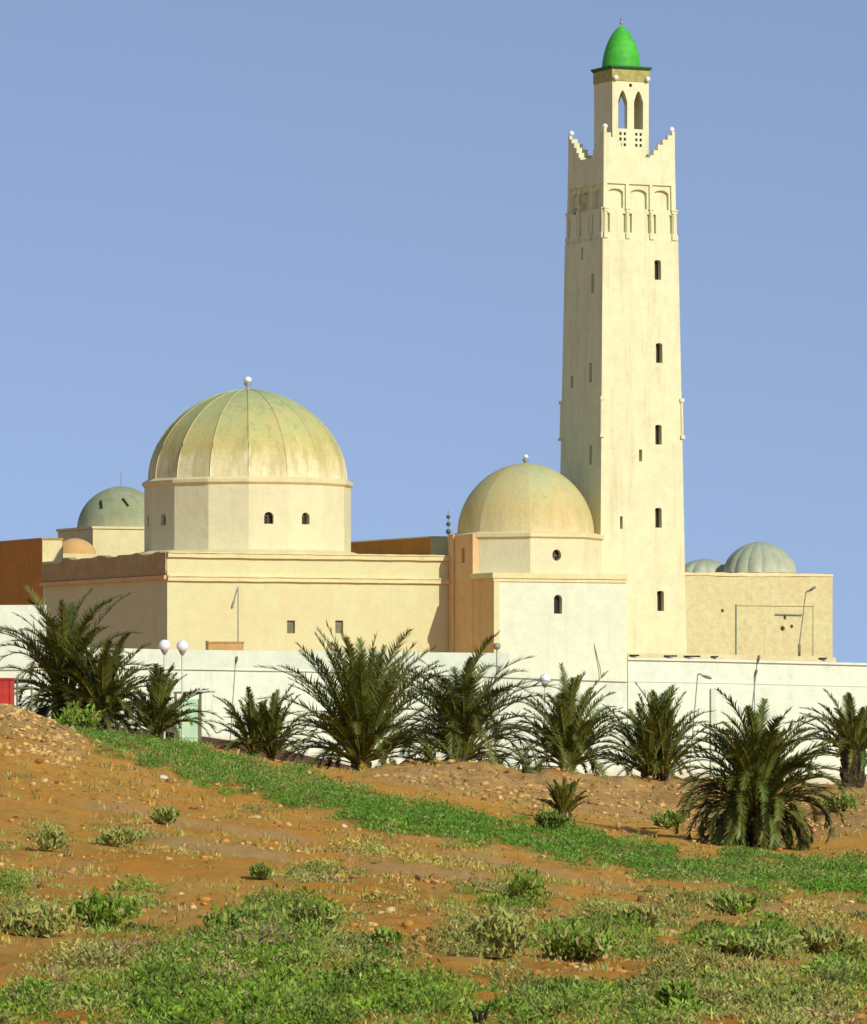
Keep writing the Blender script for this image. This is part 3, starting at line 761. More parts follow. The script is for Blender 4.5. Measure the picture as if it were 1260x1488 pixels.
def street_lamp(base, top, Y, label, head=(.42, .05), r=.03, arm=None):
    b = at(base[0], base[1], Y); t = at(top[0], top[1], Y)
    o = empty('street_lamp', b, 0, label, 'street lamp', 'thin street lamps around the mosque')
    m = MB(); m.tube([b, t], [r * .75, r * .6], 8); m.build('pole', M_metal, o, b)
    m = MB(); hx, hz = head; e = (t[0] + hx, t[1] - .1, t[2] + hz)
    m.tube([t, ((t[0] + e[0]) / 2, t[1] - .05, t[2] + hz * .5 + .05), e], r * .8, 8); m.build('arm', M_metal, o, b)
    m = MB(); d = Vector(e) - Vector(t); d.normalize(); E = Vector(e)
    m.tube([E - d * .05, E + d * .12, E + d * .30, E + d * .38], [.03, .06, .06, .02], 8); m.build('lamp_head', M_metal, o, b)
street_lamp((346, 940), (346, 853), 244, 'thin street lamp standing before the cream hall wall', (-.18, -.62), .04)
street_lamp((1160, 950), (1171, 862), 246, 'thin bent street lamp before the ochre right wing', (.15, .10), .04)
street_lamp((334, 1082), (342, 966), 206, 'thin street lamp before the white wall, above a small palm', (.02, .08), .03)
street_lamp((1002, 1120), (1014, 980), 212, 'thin street lamp with short arm, left of two on right white wall', (.2, -.06), .035)
street_lamp((1083, 1120), (1100, 966), 212, 'thin leaning street lamp whose head overtops the right white wall', (.02, .10), .035)
street_lamp((1098, 1120), (1096, 985), 211.5, 'shortest thin street lamp, close beside the leaning one on the right', (.02, .08), .03)
x, y, z = at(722, 939, 236.0); o = empty('floodlight', (x, y, zz(1090, 236)), 0, 'small dark floodlight on a post at the corner of the white annex', 'floodlight'); org = (x, y, zz(1090, 236))
m = MB(); m.tube([(x, y, org[2]), (x, y, z)], .03, 6); m.build('pole', M_metal, o, org)
m = MB(); m.lathe(x, y, [(.02, z - .16), (.13, z - .12), (.17, z + .02), (.12, z + .12), (.02, z + .14)], 12); m.build('lamp_head', M_metal, o, org)
pz = Yd(p_at(870, qA), qA) - .1
m = MB(); m.tube([at(863, 935, pz), at(868, 955, pz - .02), at(872, 970, pz), at(875, 992, pz)], .022, 6); o = m.build('cable', M_shut)
tag(o, 'thin dark cable hanging down the white annex wall', 'cable')

# ------------------------------------------------------------------ terrain
KP = np.array([-2500, -600, 0, 150, 300, 450, 630, 800, 950, 1100, 1260, 1700, 3600], float)
KD = np.array([14, 20, 30, 45, 70, 100, 135, 165, 190, 215, 245, 300, 500], float)
TZ = np.array([
 [-1.6,-1.6,-1.65,-1.6,-1.3,-.8,-.2,-.2,-.5,-.8,-1.6,-3.2,-5],
 [-1.6,-1.6,-1.67,-1.7,-1.5,-.9,.25,.1,-.3,-.6,-1.6,-3.2,-5],
 [-1.62,-1.6,-1.69,-1.80,-1.66,-1.06,.10,-.05,-.45,-.8,-1.8,-3.2,-5],
 [-1.62,-1.6,-1.69,-1.85,-1.80,-1.42,-.72,-.6,-.75,-.9,-1.9,-3.2,-5],
 [-1.62,-1.6,-1.69,-1.90,-1.95,-1.72,-1.30,-1.15,-1.12,-1.35,-2.2,-3.2,-5],
 [-1.62,-1.6,-1.69,-1.92,-2.08,-2.0,-1.78,-1.70,-1.85,-2.0,-2.4,-3.2,-5],
 [-1.62,-1.6,-1.69,-1.95,-2.20,-2.22,-2.15,-1.95,-2.05,-2.62,-2.8,-3.2,-5],
 [-1.62,-1.6,-1.70,-2.00,-2.38,-2.62,-2.75,-2.45,-2.30,-2.68,-2.9,-3.2,-5],
 [-1.62,-1.6,-1.70,-2.05,-2.52,-2.98,-3.15,-2.95,-2.55,-2.70,-2.9,-3.2,-5],
 [-1.62,-1.6,-1.70,-2.08,-2.58,-3.10,-3.42,-3.30,-2.80,-2.82,-3.0,-3.3,-5],
 [-1.62,-1.6,-1.70,-2.10,-2.62,-3.20,-3.50,-3.00,-2.75,-2.98,-3.1,-3.4,-5],
 [-1.62,-1.6,-1.70,-2.15,-2.70,-3.30,-3.50,-3.10,-2.95,-3.15,-3.3,-3.6,-5],
 [-1.62,-1.6,-1.75,-2.20,-2.80,-3.30,-3.50,-3.30,-3.30,-3.40,-3.5,-3.8,-5]])
def table_z(k, D):
    px = 630 + k * F; Dc = np.clip(D, KD[0], KD[-1]); L = np.log(KD)
    x = np.log(Dc); j = np.clip(np.searchsorted(L, x) - 1, 0, len(L) - 2)
    t = (x - L[j]) / (L[j + 1] - L[j])
    px = np.clip(px, KP[0], KP[-1]); i = np.clip(np.searchsorted(KP, px) - 1, 0, len(KP) - 2)
    s = (px - KP[i]) / (KP[i + 1] - KP[i])
    def herm(row):
        j0 = np.clip(j - 1, 0, len(L) - 1); j3 = np.clip(j + 2, 0, len(L) - 1)
        p0, p1, p2, p3 = TZ[row, j0], TZ[row, j], TZ[row, j + 1], TZ[row, j3]
        m1 = (p2 - p0) * .5; m2 = (p3 - p1) * .5; t2 = t * t; t3 = t2 * t
        return (2 * t3 - 3 * t2 + 1) * p1 + (t3 - 2 * t2 + t) * m1 + (-2 * t3 + 3 * t2) * p2 + (t3 - t2) * m2
    n = len(KP)
    a0, a1, a2, a3 = herm(np.clip(i - 1, 0, n - 1)), herm(i), herm(i + 1), herm(np.clip(i + 2, 0, n - 1))
    m1 = (a2 - a0) * .35; m2 = (a3 - a1) * .35; s2 = s * s; s3 = s2 * s
    return (2 * s3 - 3 * s2 + 1) * a1 + (s3 - 2 * s2 + s) * m1 + (-2 * s3 + 3 * s2) * a2 + (s3 - s2) * m2
def ground_z(X, D):
    X = np.asarray(X, float); D = np.asarray(D, float)
    k = X / np.maximum(D, 14.0)
    z = table_z(k, D)
    px = 630 + k * F
    rough = smoothstep(14, 30, D) * (1 - smoothstep(260, 330, D))
    z = z + rough * ((fbm(X / 5.5, D / 7.0, 11, 4) - .5) * .22 + (fbm(X / 1.3, D / 1.6, 31, 4) - .5) * .20)
    z = z + rough * (fbm(X / .30, D / .35, 51, 3) - .5) * .085
    # broken earth mounds before the wall and on the left ridge
    md = smoothstep(158, 176, D) * (1 - smoothstep(198, 211, D)) * smoothstep(500, 600, px) * (1 - smoothstep(1500, 1700, px))
    z = z + md * ((fbm(X / 2.0, D / 2.4, 77, 4) - .42) * 1.3 + (1 - np.abs(fbm(X / .7, D / .8, 78, 3) * 2 - 1)) * .22 - .12)
    rl = smoothstep(112, 128, D) * (1 - smoothstep(150, 165, D)) * (1 - smoothstep(90, 160, px)) * smoothstep(-900, -300, px)
    z = z + rl * (fbm(X / .9, D / 1.2, 91, 4) - .5) * .35
    # low terrace steps on the slope
    st = smoothstep(50, 60, D) * (1 - smoothstep(95, 110, D))
    w = (D + 5 * fbm(X / 6, D / 20, 5, 3)) / 13.0; w = w - np.floor(w)
    z = z + st * .10 * (smoothstep(0, .12, w) - w)
    return CZ + z

# columns: dense inside the view, coarse outside; rows: dense near, coarse far
kc = list(np.linspace(-.115, .115, 420)); e = .115
while e < 7: e *= 1.22; kc = [-e] + kc + [e]
kc = np.array(kc)
rows = [-150, -60, -20, 0, 8, 14]; d = 18.0
while d < 235: rows.append(d); d *= 1.0056
while d < 9000: rows.append(d); d *= 1.09
rows = np.array(rows, float)
KK, DD = np.meshgrid(kc, rows)
XX = KK * np.maximum(DD, 18.0)
ZZ = ground_z(XX, DD)
PX = 630 + XX / np.maximum(DD, 14) * F; PY = HY - (ZZ - CZ) / np.maximum(DD, 14) * F

# painted growth: blobs (cx, cy, rx, ry, weight, tone) tone 0 fresh green, 1 grey green, 2 dry olive
GL = np.array([(-300, 1020), (40, 1040), (80, 1062), (200, 1112), (330, 1152), (450, 1174), (560, 1212), (700, 1226), (850, 1262), (1000, 1284), (1260, 1306), (1700, 1330)], float)
GU = np.array([(-300, 990), (40, 1000), (80, 1010), (200, 1056), (300, 1080), (420, 1112), (520, 1142), (600, 1164), (700, 1180), (800, 1203), (900, 1214), (1000, 1232), (1260, 1246), (1700, 1270)], float)
def strip_mask(px, py, D):
    lo = np.interp(px, GL[:, 0], GL[:, 1]); up = np.interp(px, GU[:, 0], GU[:, 1])
    n = (fbm(px / 40, py / 14, 3, 4) - .5) * 40; n2 = (fbm(px / 33, py / 11, 9, 4) - .5) * 40
    m = smoothstep(up + n, up + 10 + n, py) * (1 - smoothstep(lo - 14 + n2, lo + 3 + n2, py)) * (.45 + .55 * smoothstep(.34, .44, fbm(px / 26, py / 7, 19, 3)))
    return m * smoothstep(60, 75, D) * (1 - smoothstep(185, 205, D)) * smoothstep(60, 100, px)
BL = [(400,1365,110,50,1,0),(330,1420,190,55,1,0),(180,1330,55,32,.8,0),(40,1325,75,36,.8,1),(15,1290,40,25,.7,0),(80,1465,120,30,.9,0),(300,1470,240,26,1,0),
 (500,1410,60,40,.7,1),(590,1455,110,40,1,0),(720,1360,60,50,.8,1),(860,1368,85,30,1,0),(790,1440,60,30,.6,1),(850,1465,120,34,1,0),(1010,1450,90,30,.8,1),(1090,1370,80,28,.8,0),
 (1170,1372,60,26,.7,1),(1160,1455,110,40,.8,1),(1040,1400,150,14,.5,2),(970,1310,110,22,.6,2),(1060,1305,90,20,.7,0),(760,1290,60,22,.6,0),(540,1240,70,14,.5,2),(660,1252,60,14,.5,2),(470,1272,70,12,.5,1),
 (180,1212,60,20,.5,1),(60,1215,45,22,.45,1),(240,1240,110,16,.4,2),(120,1140,60,12,.3,2),(360,1190,70,14,.3,2),(560,1320,90,16,.5,2),(620,1300,50,12,.4,2),(920,1345,60,18,.7,1),(440,1330,60,20,.6,0),
 (1200,1330,80,14,.4,2),(700,1300,40,12,.5,0),(250,1350,60,22,.6,1),(1240,1420,50,40,.7,0),(120,1390,90,30,.45,2),(520,1370,90,20,.45,2),(1232,1172,40,16,.8,0),(1190,1150,30,10,.5,2),(600,1175,60,8,.4,0),(968,1196,26,12,.9,0),(800,1195,42,18,.9,0),
 (108,1030,34,20,1,0),(420,1105,50,10,.7,0),(1160,1235,60,12,.6,0)]
BLA = np.array(BL, float)
def growth(px, py, X, D):
    tot = np.zeros_like(px); t0 = np.zeros_like(px); wsum = np.full_like(px, 1e-6)
    nx = (fbm(X / 1.1, D / 2.2, 201, 4) - .5)
    wx = px + nx * 90; wy = py + (fbm(X / .9, D / 1.8, 221, 3) - .5) * 46
    for cx, cy, rx, ry, w, tone in BLA:
        g = w * np.exp(-(((wx - cx) / rx) ** 2 + ((wy - cy) / ry) ** 2) * 1.1)
        tot = np.maximum(tot, g); t0 += g * tone; wsum += g
    n = fbm(X / .55, D / 1.3, 231, 3)
    m = np.clip(tot * 1.25 - .10, 0, 1) * smoothstep(.30, .58, n + tot * .18)
    m = m * (.14 + .86 * smoothstep(.42, .52, fbm(X / .38, D / .8, 241, 3)))
    return m, t0 / wsum
SM = strip_mask(PX, PY, DD)
GR, TN = growth(PX, PY, XX, DD)
inview = ((DD > 25) & (DD < 240)).astype(float)
GR = GR * inview; SM = SM * inview
nv_ = len(rows) * len(kc); nr, nc = len(rows), len(kc)
me = bpy.data.meshes.new('ground')
verts = np.stack([XX, DD, ZZ], -1).reshape(-1, 3)
idx = np.arange(nv_).reshape(nr, nc)
fa = np.stack([idx[:-1, :-1], idx[:-1, 1:], idx[1:, 1:], idx[1:, :-1]], -1).reshape(-1, 4)
me.vertices.add(nv_); me.vertices.foreach_set('co', verts.ravel())
me.loops.add(fa.size); me.loops.foreach_set('vertex_index', fa.ravel())
me.polygons.add(len(fa)); me.polygons.foreach_set('loop_start', np.arange(0, fa.size, 4)); 
me.update(calc_edges=True); me.validate()
me.polygons.foreach_set('use_smooth', np.ones(len(me.polygons), bool))
at_ = me.color_attributes.new('cover', 'FLOAT_COLOR', 'POINT')
# r: growth, g: rubble, b: pale dusty ledges
rub = smoothstep(148, 160, DD) * (1 - smoothstep(208, 214, DD)) * smoothstep(480, 600, PX) * (1 - smoothstep(-6, 8, PY - np.interp(PX, GU[:, 0], GU[:, 1])))
rub = np.maximum(rub, smoothstep(112, 122, DD) * (1 - smoothstep(170, 180, DD)) * (1 - smoothstep(95, 150, PX)) * smoothstep(-1500, -200, PX))
wv = (DD + 5 * fbm(XX / 6, DD / 20, 5, 3)) / 13.0; wv = wv - np.floor(wv)
led = smoothstep(50, 60, DD) * (1 - smoothstep(95, 110, DD)) * (1 - smoothstep(.0, .22, wv)) * smoothstep(.4, .6, fbm(XX / 2.5, DD / 12, 15, 3))
cov = np.stack([np.clip(GR * .55 + SM * .85, 0, 1), rub, led, np.ones_like(GR)], -1).reshape(-1)
at_.data.foreach_set('color', cov)
def soil():
    m, nt, b = nmat('desert_soil', .95, .1); v = _coord(nt)
    att = nt.nodes.new('ShaderNodeAttribute'); att.attribute_name = 'cover'
    sp = nt.nodes.new('ShaderNodeSeparateColor'); nt.links.new(att.outputs['Color'], sp.inputs[0])
    vs = _coord(nt, (1, .45, 1))
    n1 = _ramp(nt, _noise(nt, vs, .45, 7, .65, .8), .36, .66)
    col = _mix(nt, n1, (.78, .345, .042), (.76, .42, .085))
    n2 = _ramp(nt, _noise(nt, vs, 1.7, 7, .7, .4), .5, .72)
    col = _mix(nt, _mul(nt, n2, .6), col, (.68, .46, .16))
    n3 = _ramp(nt, _noise(nt, vs, 2.6, 7, .75, .4), .56, .72)
    col = _mix(nt, _mul(nt, n3, .7), col, (.20, .09, .025))
    n5 = _ramp(nt, _noise(nt, vs, .9, 6, .7, .4), .5, .66)
    col = _mix(nt, _mul(nt, n5, .35), col, (.30, .24, .05))
    col = _mix(nt, _mul(nt, sp.outputs[2], .8), col, (.62, .42, .18))
    rb = _mix(nt, _ramp(nt, _noise(nt, v, 1.6, 7, .7, .5), .4, .62), (.50, .26, .07), (.68, .48, .20))
    col = _mix(nt, _mul(nt, sp.outputs[1], .8), col, rb)
    gc = _mix(nt, _noise(nt, v, 2.2, 5, .7), (.06, .095, .012), (.22, .20, .04))
    col = _mix(nt, sp.outputs[0], col, gc)
    n4 = _noise(nt, v, 9, 6, .75)
    col = _mix(nt, .2, col, _ramp(nt, n4, .3, .72), 'OVERLAY')
    nt.links.new(col, b.inputs['Base Color'])
    _bump(nt, b, _noise(nt, v, 4.5, 8, .8), .9, .17)
    return m
me.materials.append(soil())
g = bpy.data.objects.new('ground', me); COL.objects.link(g); g['kind'] = 'structure'

# ------------------------------------------------------------------ vegetation
def leaf_mat(name, c1, c2, rough=.55):
    m, nt, b = nmat(name, rough, .35); att = nt.nodes.new('ShaderNodeAttribute'); att.attribute_name = 'tint'
    col = _mix(nt, _noise(nt, _coord(nt), 1.3, 4, .6), c1, c2)
    col = _mix(nt, 1.0, col, att.outputs['Color'], 'MULTIPLY')
    nt.links.new(col, b.inputs['Base Color']); return m
M_palm = leaf_mat('palm_leaf', (.125, .145, .022), (.065, .09, .016), .5)
M_grass = leaf_mat('grass_blade', (1, 1, 1), (.85, .85, .85), .7)
M_trunk = plaster('palm_trunk', (.12, .085, .05), (.07, .05, .03), (.04, .03, .02), .6, .3, 4, bump=1.5)

def tri_mesh(name, V, Fc, tint, mat, parent=None):
    me = bpy.data.meshes.new(name); n = len(V); k = Fc.shape[1]
    me.vertices.add(n); me.vertices.foreach_set('co', np.asarray(V, np.float32).ravel())
    me.loops.add(Fc.size); me.loops.foreach_set('vertex_index', Fc.astype(np.int32).ravel())
    me.polygons.add(len(Fc)); me.polygons.foreach_set('loop_start', np.arange(0, Fc.size, k, dtype=np.int32))
    me.update(calc_edges=True)
    c = me.color_attributes.new('tint', 'FLOAT_COLOR', 'POINT')
    c.data.foreach_set('color', np.concatenate([tint, np.ones((n, 1))], 1).astype(np.float32).ravel())
    me.materials.append(mat); o = bpy.data.objects.new(name, me); COL.objects.link(o)
    if parent: o.parent = parent
    return o

def first_hit(px, py):
    ds = np.exp(np.linspace(np.log(24), np.log(205), 1500)); xs = (px - 630) / F * ds; pz = HY - (ground_z(xs, ds) - CZ) / ds * F
    ok = np.where(pz <= py)[0]; return float(ds[ok[0]]) if len(ok) else 170.0
def palm(px, py, Y, Ht, spread, label, seed, trunk_h=.7, trunk_r=.22, n=42, el=(15, 86), bend=(.5, 1.5), stems=None, tone=1.0, lean=0.0, dead=0):
    """date palm: Ht = height of the tallest frond tips, spread = half width of the crown"""
    rg = np.random.RandomState(seed)
    if Y is None: Y = first_hit(px, py)
    X = (px - 630) / F * Y; gz = float(ground_z(X, Y))
    zb_ = min(gz, zz(py, Y)); base = (X, Y, zb_ - .05)
    root = empty('date_palm', base, 0, label, 'palm tree', 'date palms in front of the white wall')
    mt = MB(); stems = stems or [(0, 0, trunk_h)]
    for sx, sy, th in stems:
        prof = [(trunk_r * 1.15, -.3), (trunk_r * 1.1, .1)]
        k = max(2, int(th / .16))
        for i in range(k):
            z = th * (i + 1) / k; prof += [(trunk_r * (1.0 if i % 2 else .92) * rg.uniform(.94, 1.05), z)]
        prof += [(trunk_r * .5, th + .15), (.02, th + .2)]
        mt.lathe(sx, sy, prof, 12, False)
        for i in range(int(60 * max(.6, th) * trunk_r / .25)):      # old frond stubs
            a = rg.rand() * 2 * pi; z = rg.rand() * th; r = trunk_r * .8
            p0 = Vector((sx + r * cos(a), sy + r * sin(a), z)); mt.tube([p0, p0 + Vector((cos(a) * .13, sin(a) * .13, .16 + .1 * rg.rand()))], [.05, .025], 4, False)
    mt.build('trunk', M_trunk, root)
    VV, TT, nvt = [], [], 0; FF = []
    for (sx, sy, th) in stems:
        nn = int(n * 1.6) // len(stems)
        for i in range(nn):
            fr = (i + .5) / nn
            e0 = radians(el[0] + (el[1] - el[0]) * (1 - fr ** 1.15) + rg.uniform(-11, 11))
            az = i * 2.39996 + rg.uniform(-.25, .25)
            bd = bend[0] + (bend[1] - bend[0]) * (fr ** .9) * rg.uniform(.75, 1.2)
            hl = sqrt((spread * cos(e0)) ** 2 + ((Ht - th) * sin(e0)) ** 2)
            L = hl * rg.uniform(.72, 1.12) * (1 + .13 * bd)
            isdead = i >= nn - dead
            S = 15; t = np.linspace(0, 1, S)
            ang = e0 - 1.12 * bd * t ** 1.9; dirs = np.stack([np.cos(ang), np.sin(ang)], 1)
            P = np.zeros((S, 3)); tw = rg.uniform(-.25, .25)
            acc = np.zeros(2); pr = [acc.copy()]
            for j in range(1, S): acc = acc + dirs[j] * L / (S - 1); pr.append(acc.copy())
            pr = np.array(pr); azs = az + tw * t
            st = trunk_r * .5
            P[:, 0] = sx + (pr[:, 0] + st) * np.cos(azs) + lean * pr[:, 1]; P[:, 1] = sy + (pr[:, 0] + st) * np.sin(azs); P[:, 2] = th * rg.uniform(.75, 1.0) + pr[:, 1]
            # rachis: thin three sided strip
            T = np.gradient(P, axis=0); T /= np.linalg.norm(T, axis=1)[:, None]
            Sd = np.cross(T, np.array([0, 0, 1.0])); Sd /= (np.linalg.norm(Sd, axis=1)[:, None] + 1e-6)
            Up = np.cross(Sd, T); rr = (.034 * (1 - t) + .008)[:, None]
            ring = [P + Sd * rr, P - Sd * rr, P - Up * rr * 1.3]
            for j in range(S - 1):
                for a_, b_ in ((0, 1), (1, 2), (2, 0)):
                    VV += [ring[a_][j], ring[b_][j], ring[b_][j + 1], ring[a_][j + 1]]; FF.append((nvt, nvt + 1, nvt + 2, nvt + 3)); nvt += 4
                    TT += [(1.5, 1.15, 1.0)] * 4
            nl = int(44 * (.7 + .3 * L / 3)); ts = np.linspace(.27, 1.0, nl)
            base_t = tone * rg.uniform(.75, 1.3); wm = rg.uniform(.9, 1.25)
            tint0 = np.array([base_t * wm, base_t, base_t * .9]) if not isdead else np.array([3.0, 1.7, 1.6]) * base_t
            for q_i, tt in enumerate(ts):
                x = tt * (S - 1); j = min(int(x), S - 2); f = x - j
                c = P[j] * (1 - f) + P[j + 1] * f; Tn = T[j]; Sn = Sd[j]; Un = Up[j]
                ll = L * .125 * (sin(pi * min(1, (tt - .2) * .95 + .2)) ** .7) * rg.uniform(.85, 1.15) + .05
                for sg in (-1, 1):
                    fw = 1.0 + .6 * tt + rg.uniform(-.3, .3)
                    dv_ = Sn * sg + Tn * fw + Un * rg.uniform(-.1, .7); dv_ = dv_ / np.linalg.norm(dv_)
                    dv_[2] -= .12; w_ = Tn * (.030 + .012 * rg.rand())
                    tip = c + dv_ * ll; mid = c + dv_ * ll * .5 + Un * .0
                    VV += [c - w_, c + w_, mid + w_ * .9, tip]; FF.append((nvt, nvt + 1, nvt + 2, nvt + 3)); nvt += 4
                    k_ = rg.uniform(.8, 1.25); TT += [tuple(tint0 * k_)] * 4
    tri_mesh('crown', np.array(VV), np.array(FF), np.array(TT), M_palm, root)
    return root
palm(95, 1030, 186, 5.0, 1.5, 'tall dark date palm nearest the left edge, over the green ridge', 1, 1.2, .24, 62, (-10, 88), (.7, 2.4), tone=.85)
palm(148, 1032, 184, 3.6, 1.2, 'bushy date palm close behind the leftmost one, with arching fronds', 2, .9, .22, 56, (4, 82), (.6, 1.9), tone=.75)
palm(228, 1062, 190, 2.7, 1.75, 'small date palm left of the mint gate, below the globe lamps', 3, .35, .13, 34, (28, 86), (.5, 1.5))
palm(374, 1100, 196, 2.6, 1.7, 'small twin stemmed date palm between the mint gate and the tallest palm', 4, .35, .10, 40, (24, 88), (.4, 1.4), stems=[(-.15, 0, .35), (.5, .1, .25)])
palm(525, 1133, 188, 5.2, 2.25, 'largest upright brush-like date palm in front of the cream hall', 5, .75, .28, 66, (20, 89), (.3, 1.5), dead=1)
palm(672, 1138, 190, 5.0, 2.6, 'date palm with drooping arched fronds below the annex corner', 6, 1.0, .24, 50, (16, 88), (.8, 2.7), tone=.9, dead=2)
palm(826, 1132, 192, 3.7, 2.1, 'date palm in front of the annex, right of the single globe lamp', 7, .6, .2, 46, (22, 88), (.5, 1.9), dead=2)
palm(952, 1138, 194, 3.4, 1.9, 'date palm below the minaret, several bare stems at its foot', 8, .4, .15, 46, (28, 88), (.4, 1.5), stems=[(-.25, 0, .4), (.3, .05, .4)])
palm(820, 1194, None, 1.15, .55, 'smallest young date palm, standing alone before the row on brown earth', 9, .25, .09, 18, (45, 88), (.2, .6), tone=1.1)
palm(1100, 1246, 142, 4.1, 1.72, 'wide drooping date palm standing forward on the green strip at right', 10, 1.5, .30, 100, (-30, 89), (.8, 2.5), tone=.95, dead=3)
palm(1240, 1152, 184, 3.9, 1.8, 'date palm with a thick brown trunk at the right edge', 11, 1.8, .40, 32, (5, 82), (.6, 1.8))

# grass and low herbs: one object nobody could count
def scatter(n, seed, dmin, dmax, dens, pxr=(-160, 1420)):
    rg = np.random.RandomState(seed)
    D = np.exp(rg.uniform(np.log(dmin), np.log(dmax), n)); px = rg.uniform(pxr[0], pxr[1], n)
    X = (px - 630) / F * D; z = ground_z(X, D); py = HY - (z - CZ) / D * F
    w = dens(px, py, X, D); keep = rg.rand(n) < w
    return X[keep], D[keep], z[keep], px[keep], py[keep]
def tufts(name, X, D, z, hgt, tint, blades, seed, label, width=.006, spread=.05, lean=.55, cat='grass'):
    rg = np.random.RandomState(seed); n = len(X); N = n * blades
    r = lambda a: np.repeat(a, blades)
    ang = rg.rand(N) * 2 * pi; rad = rg.rand(N) * spread * r(hgt) / .15
    bx = r(X) + np.cos(ang) * rad; by = r(D) + np.sin(ang) * rad; bz = r(z) - .02
    a2 = ang + rg.uniform(-.8, .8, N); h = r(hgt) * rg.uniform(.5, 1.2, N); ln = rg.uniform(.1, lean, N) * h * 1.3
    w = r(np.broadcast_to(width, n) * 1.0) * rg.uniform(.7, 1.3, N); a3 = rg.rand(N) * 2 * pi
    wx, wy = np.cos(a3) * w, np.sin(a3) * w
    V = np.stack([np.stack([bx - wx, by - wy, bz], 1), np.stack([bx + wx, by + wy, bz], 1),
                  np.stack([bx + np.cos(a2) * ln * .40 + wx * .8, by + np.sin(a2) * ln * .40 + wy * .8, bz + h * .60], 1),
                  np.stack([bx + np.cos(a2) * ln * .40 - wx * .8, by + np.sin(a2) * ln * .40 - wy * .8, bz + h * .60], 1),
                  np.stack([bx + np.cos(a2) * ln, by + np.sin(a2) * ln, bz + h * .95], 1)], 1).reshape(-1, 3)
    Fc = (np.array([(0, 1, 2), (0, 2, 3), (3, 2, 4)])[None] + (np.arange(N) * 5)[:, None, None]).reshape(-1, 3)
    tt = np.repeat(tint, blades, 0) * rg.uniform(.7, 1.3, (N, 1)); tt = np.repeat(tt, 5, 0)
    o = tri_mesh(name, V, Fc, tt, M_grass); tag(o, label, cat, kind='stuff'); return o
def herbs(name, X, D, z, rad, hgt, tint, leaves, leaf, seed, label, cat='grass'):
    """low cushions: every point is a small dome of leaf sized faces"""
    rg = np.random.RandomState(seed); n = len(X); N = n * leaves; r = lambda a: np.repeat(a, leaves)
    a = rg.rand(N) * 2 * pi; q = np.sqrt(rg.rand(N)); h = rg.rand(N) ** .7 * (1 - .75 * q ** 2)
    C = np.stack([r(X) + np.cos(a) * q * r(rad), r(D) + np.sin(a) * q * r(rad), r(z) + h * r(hgt)], 1)
    d = rg.normal(0, 1, (N, 3)); d[:, 2] = np.abs(d[:, 2]) * .8 + .5; d[:, 0] += np.cos(a) * q * 1.2; d[:, 1] += np.sin(a) * q * 1.2
    d /= np.linalg.norm(d, axis=1)[:, None]; sdv = rg.normal(0, 1, (N, 3)); sdv -= (sdv * d).sum(1)[:, None] * d; sdv /= np.linalg.norm(sdv, axis=1)[:, None]
    ll = (r(leaf) * rg.uniform(.6, 1.7, N))[:, None]; ww = ll * rg.uniform(.10, .30, N)[:, None]
    V = np.stack([C - d * ll * .3, C + d * ll * .35 + sdv * ww, C + d * ll, C + d * ll * .35 - sdv * ww], 1).reshape(-1, 3)
    tt = np.repeat(np.repeat(tint, leaves, 0) * rg.uniform(.65, 1.4, (N, 1)), 4, 0)
    o = tri_mesh(name, V, np.arange(N * 4).reshape(-1, 4), tt, M_grass); tag(o, label, cat, kind='stuff'); return o
def tones(tn, rg, n):
    c0, c1, c2 = np.array([.155, .275, .015]), np.array([.28, .32, .075]), np.array([.42, .32, .07])
    t = np.clip(tn + rg.uniform(-.55, .55, n), 0, 2)[:, None]
    c = np.where(t < 1, c0 * (1 - t) + c1 * t, c1 * (2 - t) + c2 * (t - 1))
    dry = (rg.rand(n) < .10)[:, None]
    return np.where(dry, np.array([.40, .30, .12]), c) * rg.uniform(.7, 1.35, (n, 1))
rg = np.random.RandomState(5)
X, D, z, px, py = scatter(150000, 21, 25.5, 118, lambda px, py, X, D: growth(px, py, X, D)[0] * .8 * smoothstep(125, 60, D))
g_, t_ = growth(px, py, X, D); cl = smoothstep(.42, .72, fbm(X / .45, D / .9, 66, 3))
tt_ = t_ + (fbm(X / .6, D / 1.4, 68, 3) - .5) * 2.6
herbs('herbs', X, D, z, (.03 + .05 * rg.rand(len(X))) * (.7 + D / 60), (.02 + .06 * g_ + .13 * g_ * cl) * rg.uniform(.5, 1.4, len(X)) * (.75 + D / 110),
      tones(tt_, rg, len(X)), 14, .014 + D * .00022, 22, 'patchy fresh green and grey herbs over the orange slope in front', 'herbs')
Xc, Dc, zc_, pxc, pyc = scatter(2600, 29, 26, 112, lambda px, py, X, D: np.clip(growth(px, py, X, D)[0] * 1.2, 0, 1) * .6)
gc_, tc_ = growth(pxc, pyc, Xc, Dc); sz = rg.uniform(.5, 1.3, len(Xc))
herbs('herbs', Xc, Dc, zc_, .20 * sz * (.7 + Dc / 90), (.10 + .12 * gc_) * sz * (.7 + Dc / 120), tones(tc_ + rg.uniform(-.6, .5, len(Xc)), rg, len(Xc)) * rg.uniform(.55, 1.1, (len(Xc), 1)), 260, .020 + Dc * .00025, 28, 'denser leafy cushions among the herbs of the slope', 'herbs')
k = rg.rand(len(X)) < .35
tufts('grass', X[k], D[k], z[k], ((.04 + .06 * g_ + .06 * cl) * rg.uniform(.5, 1.5, len(X)) * (.75 + D / 110))[k], tones(tt_ + .3, rg, len(X))[k], 7, 27, 'thin grass blades standing in the herbs in front', width=(.0013 + D * .00003)[k], spread=.10, lean=.8)
X, D, z, px, py = scatter(90000, 23, 68, 200, lambda px, py, X, D: strip_mask(px, py, D) * (.25 + .75 * smoothstep(.36, .52, fbm(X / 1.5, D / 4, 67, 3))))
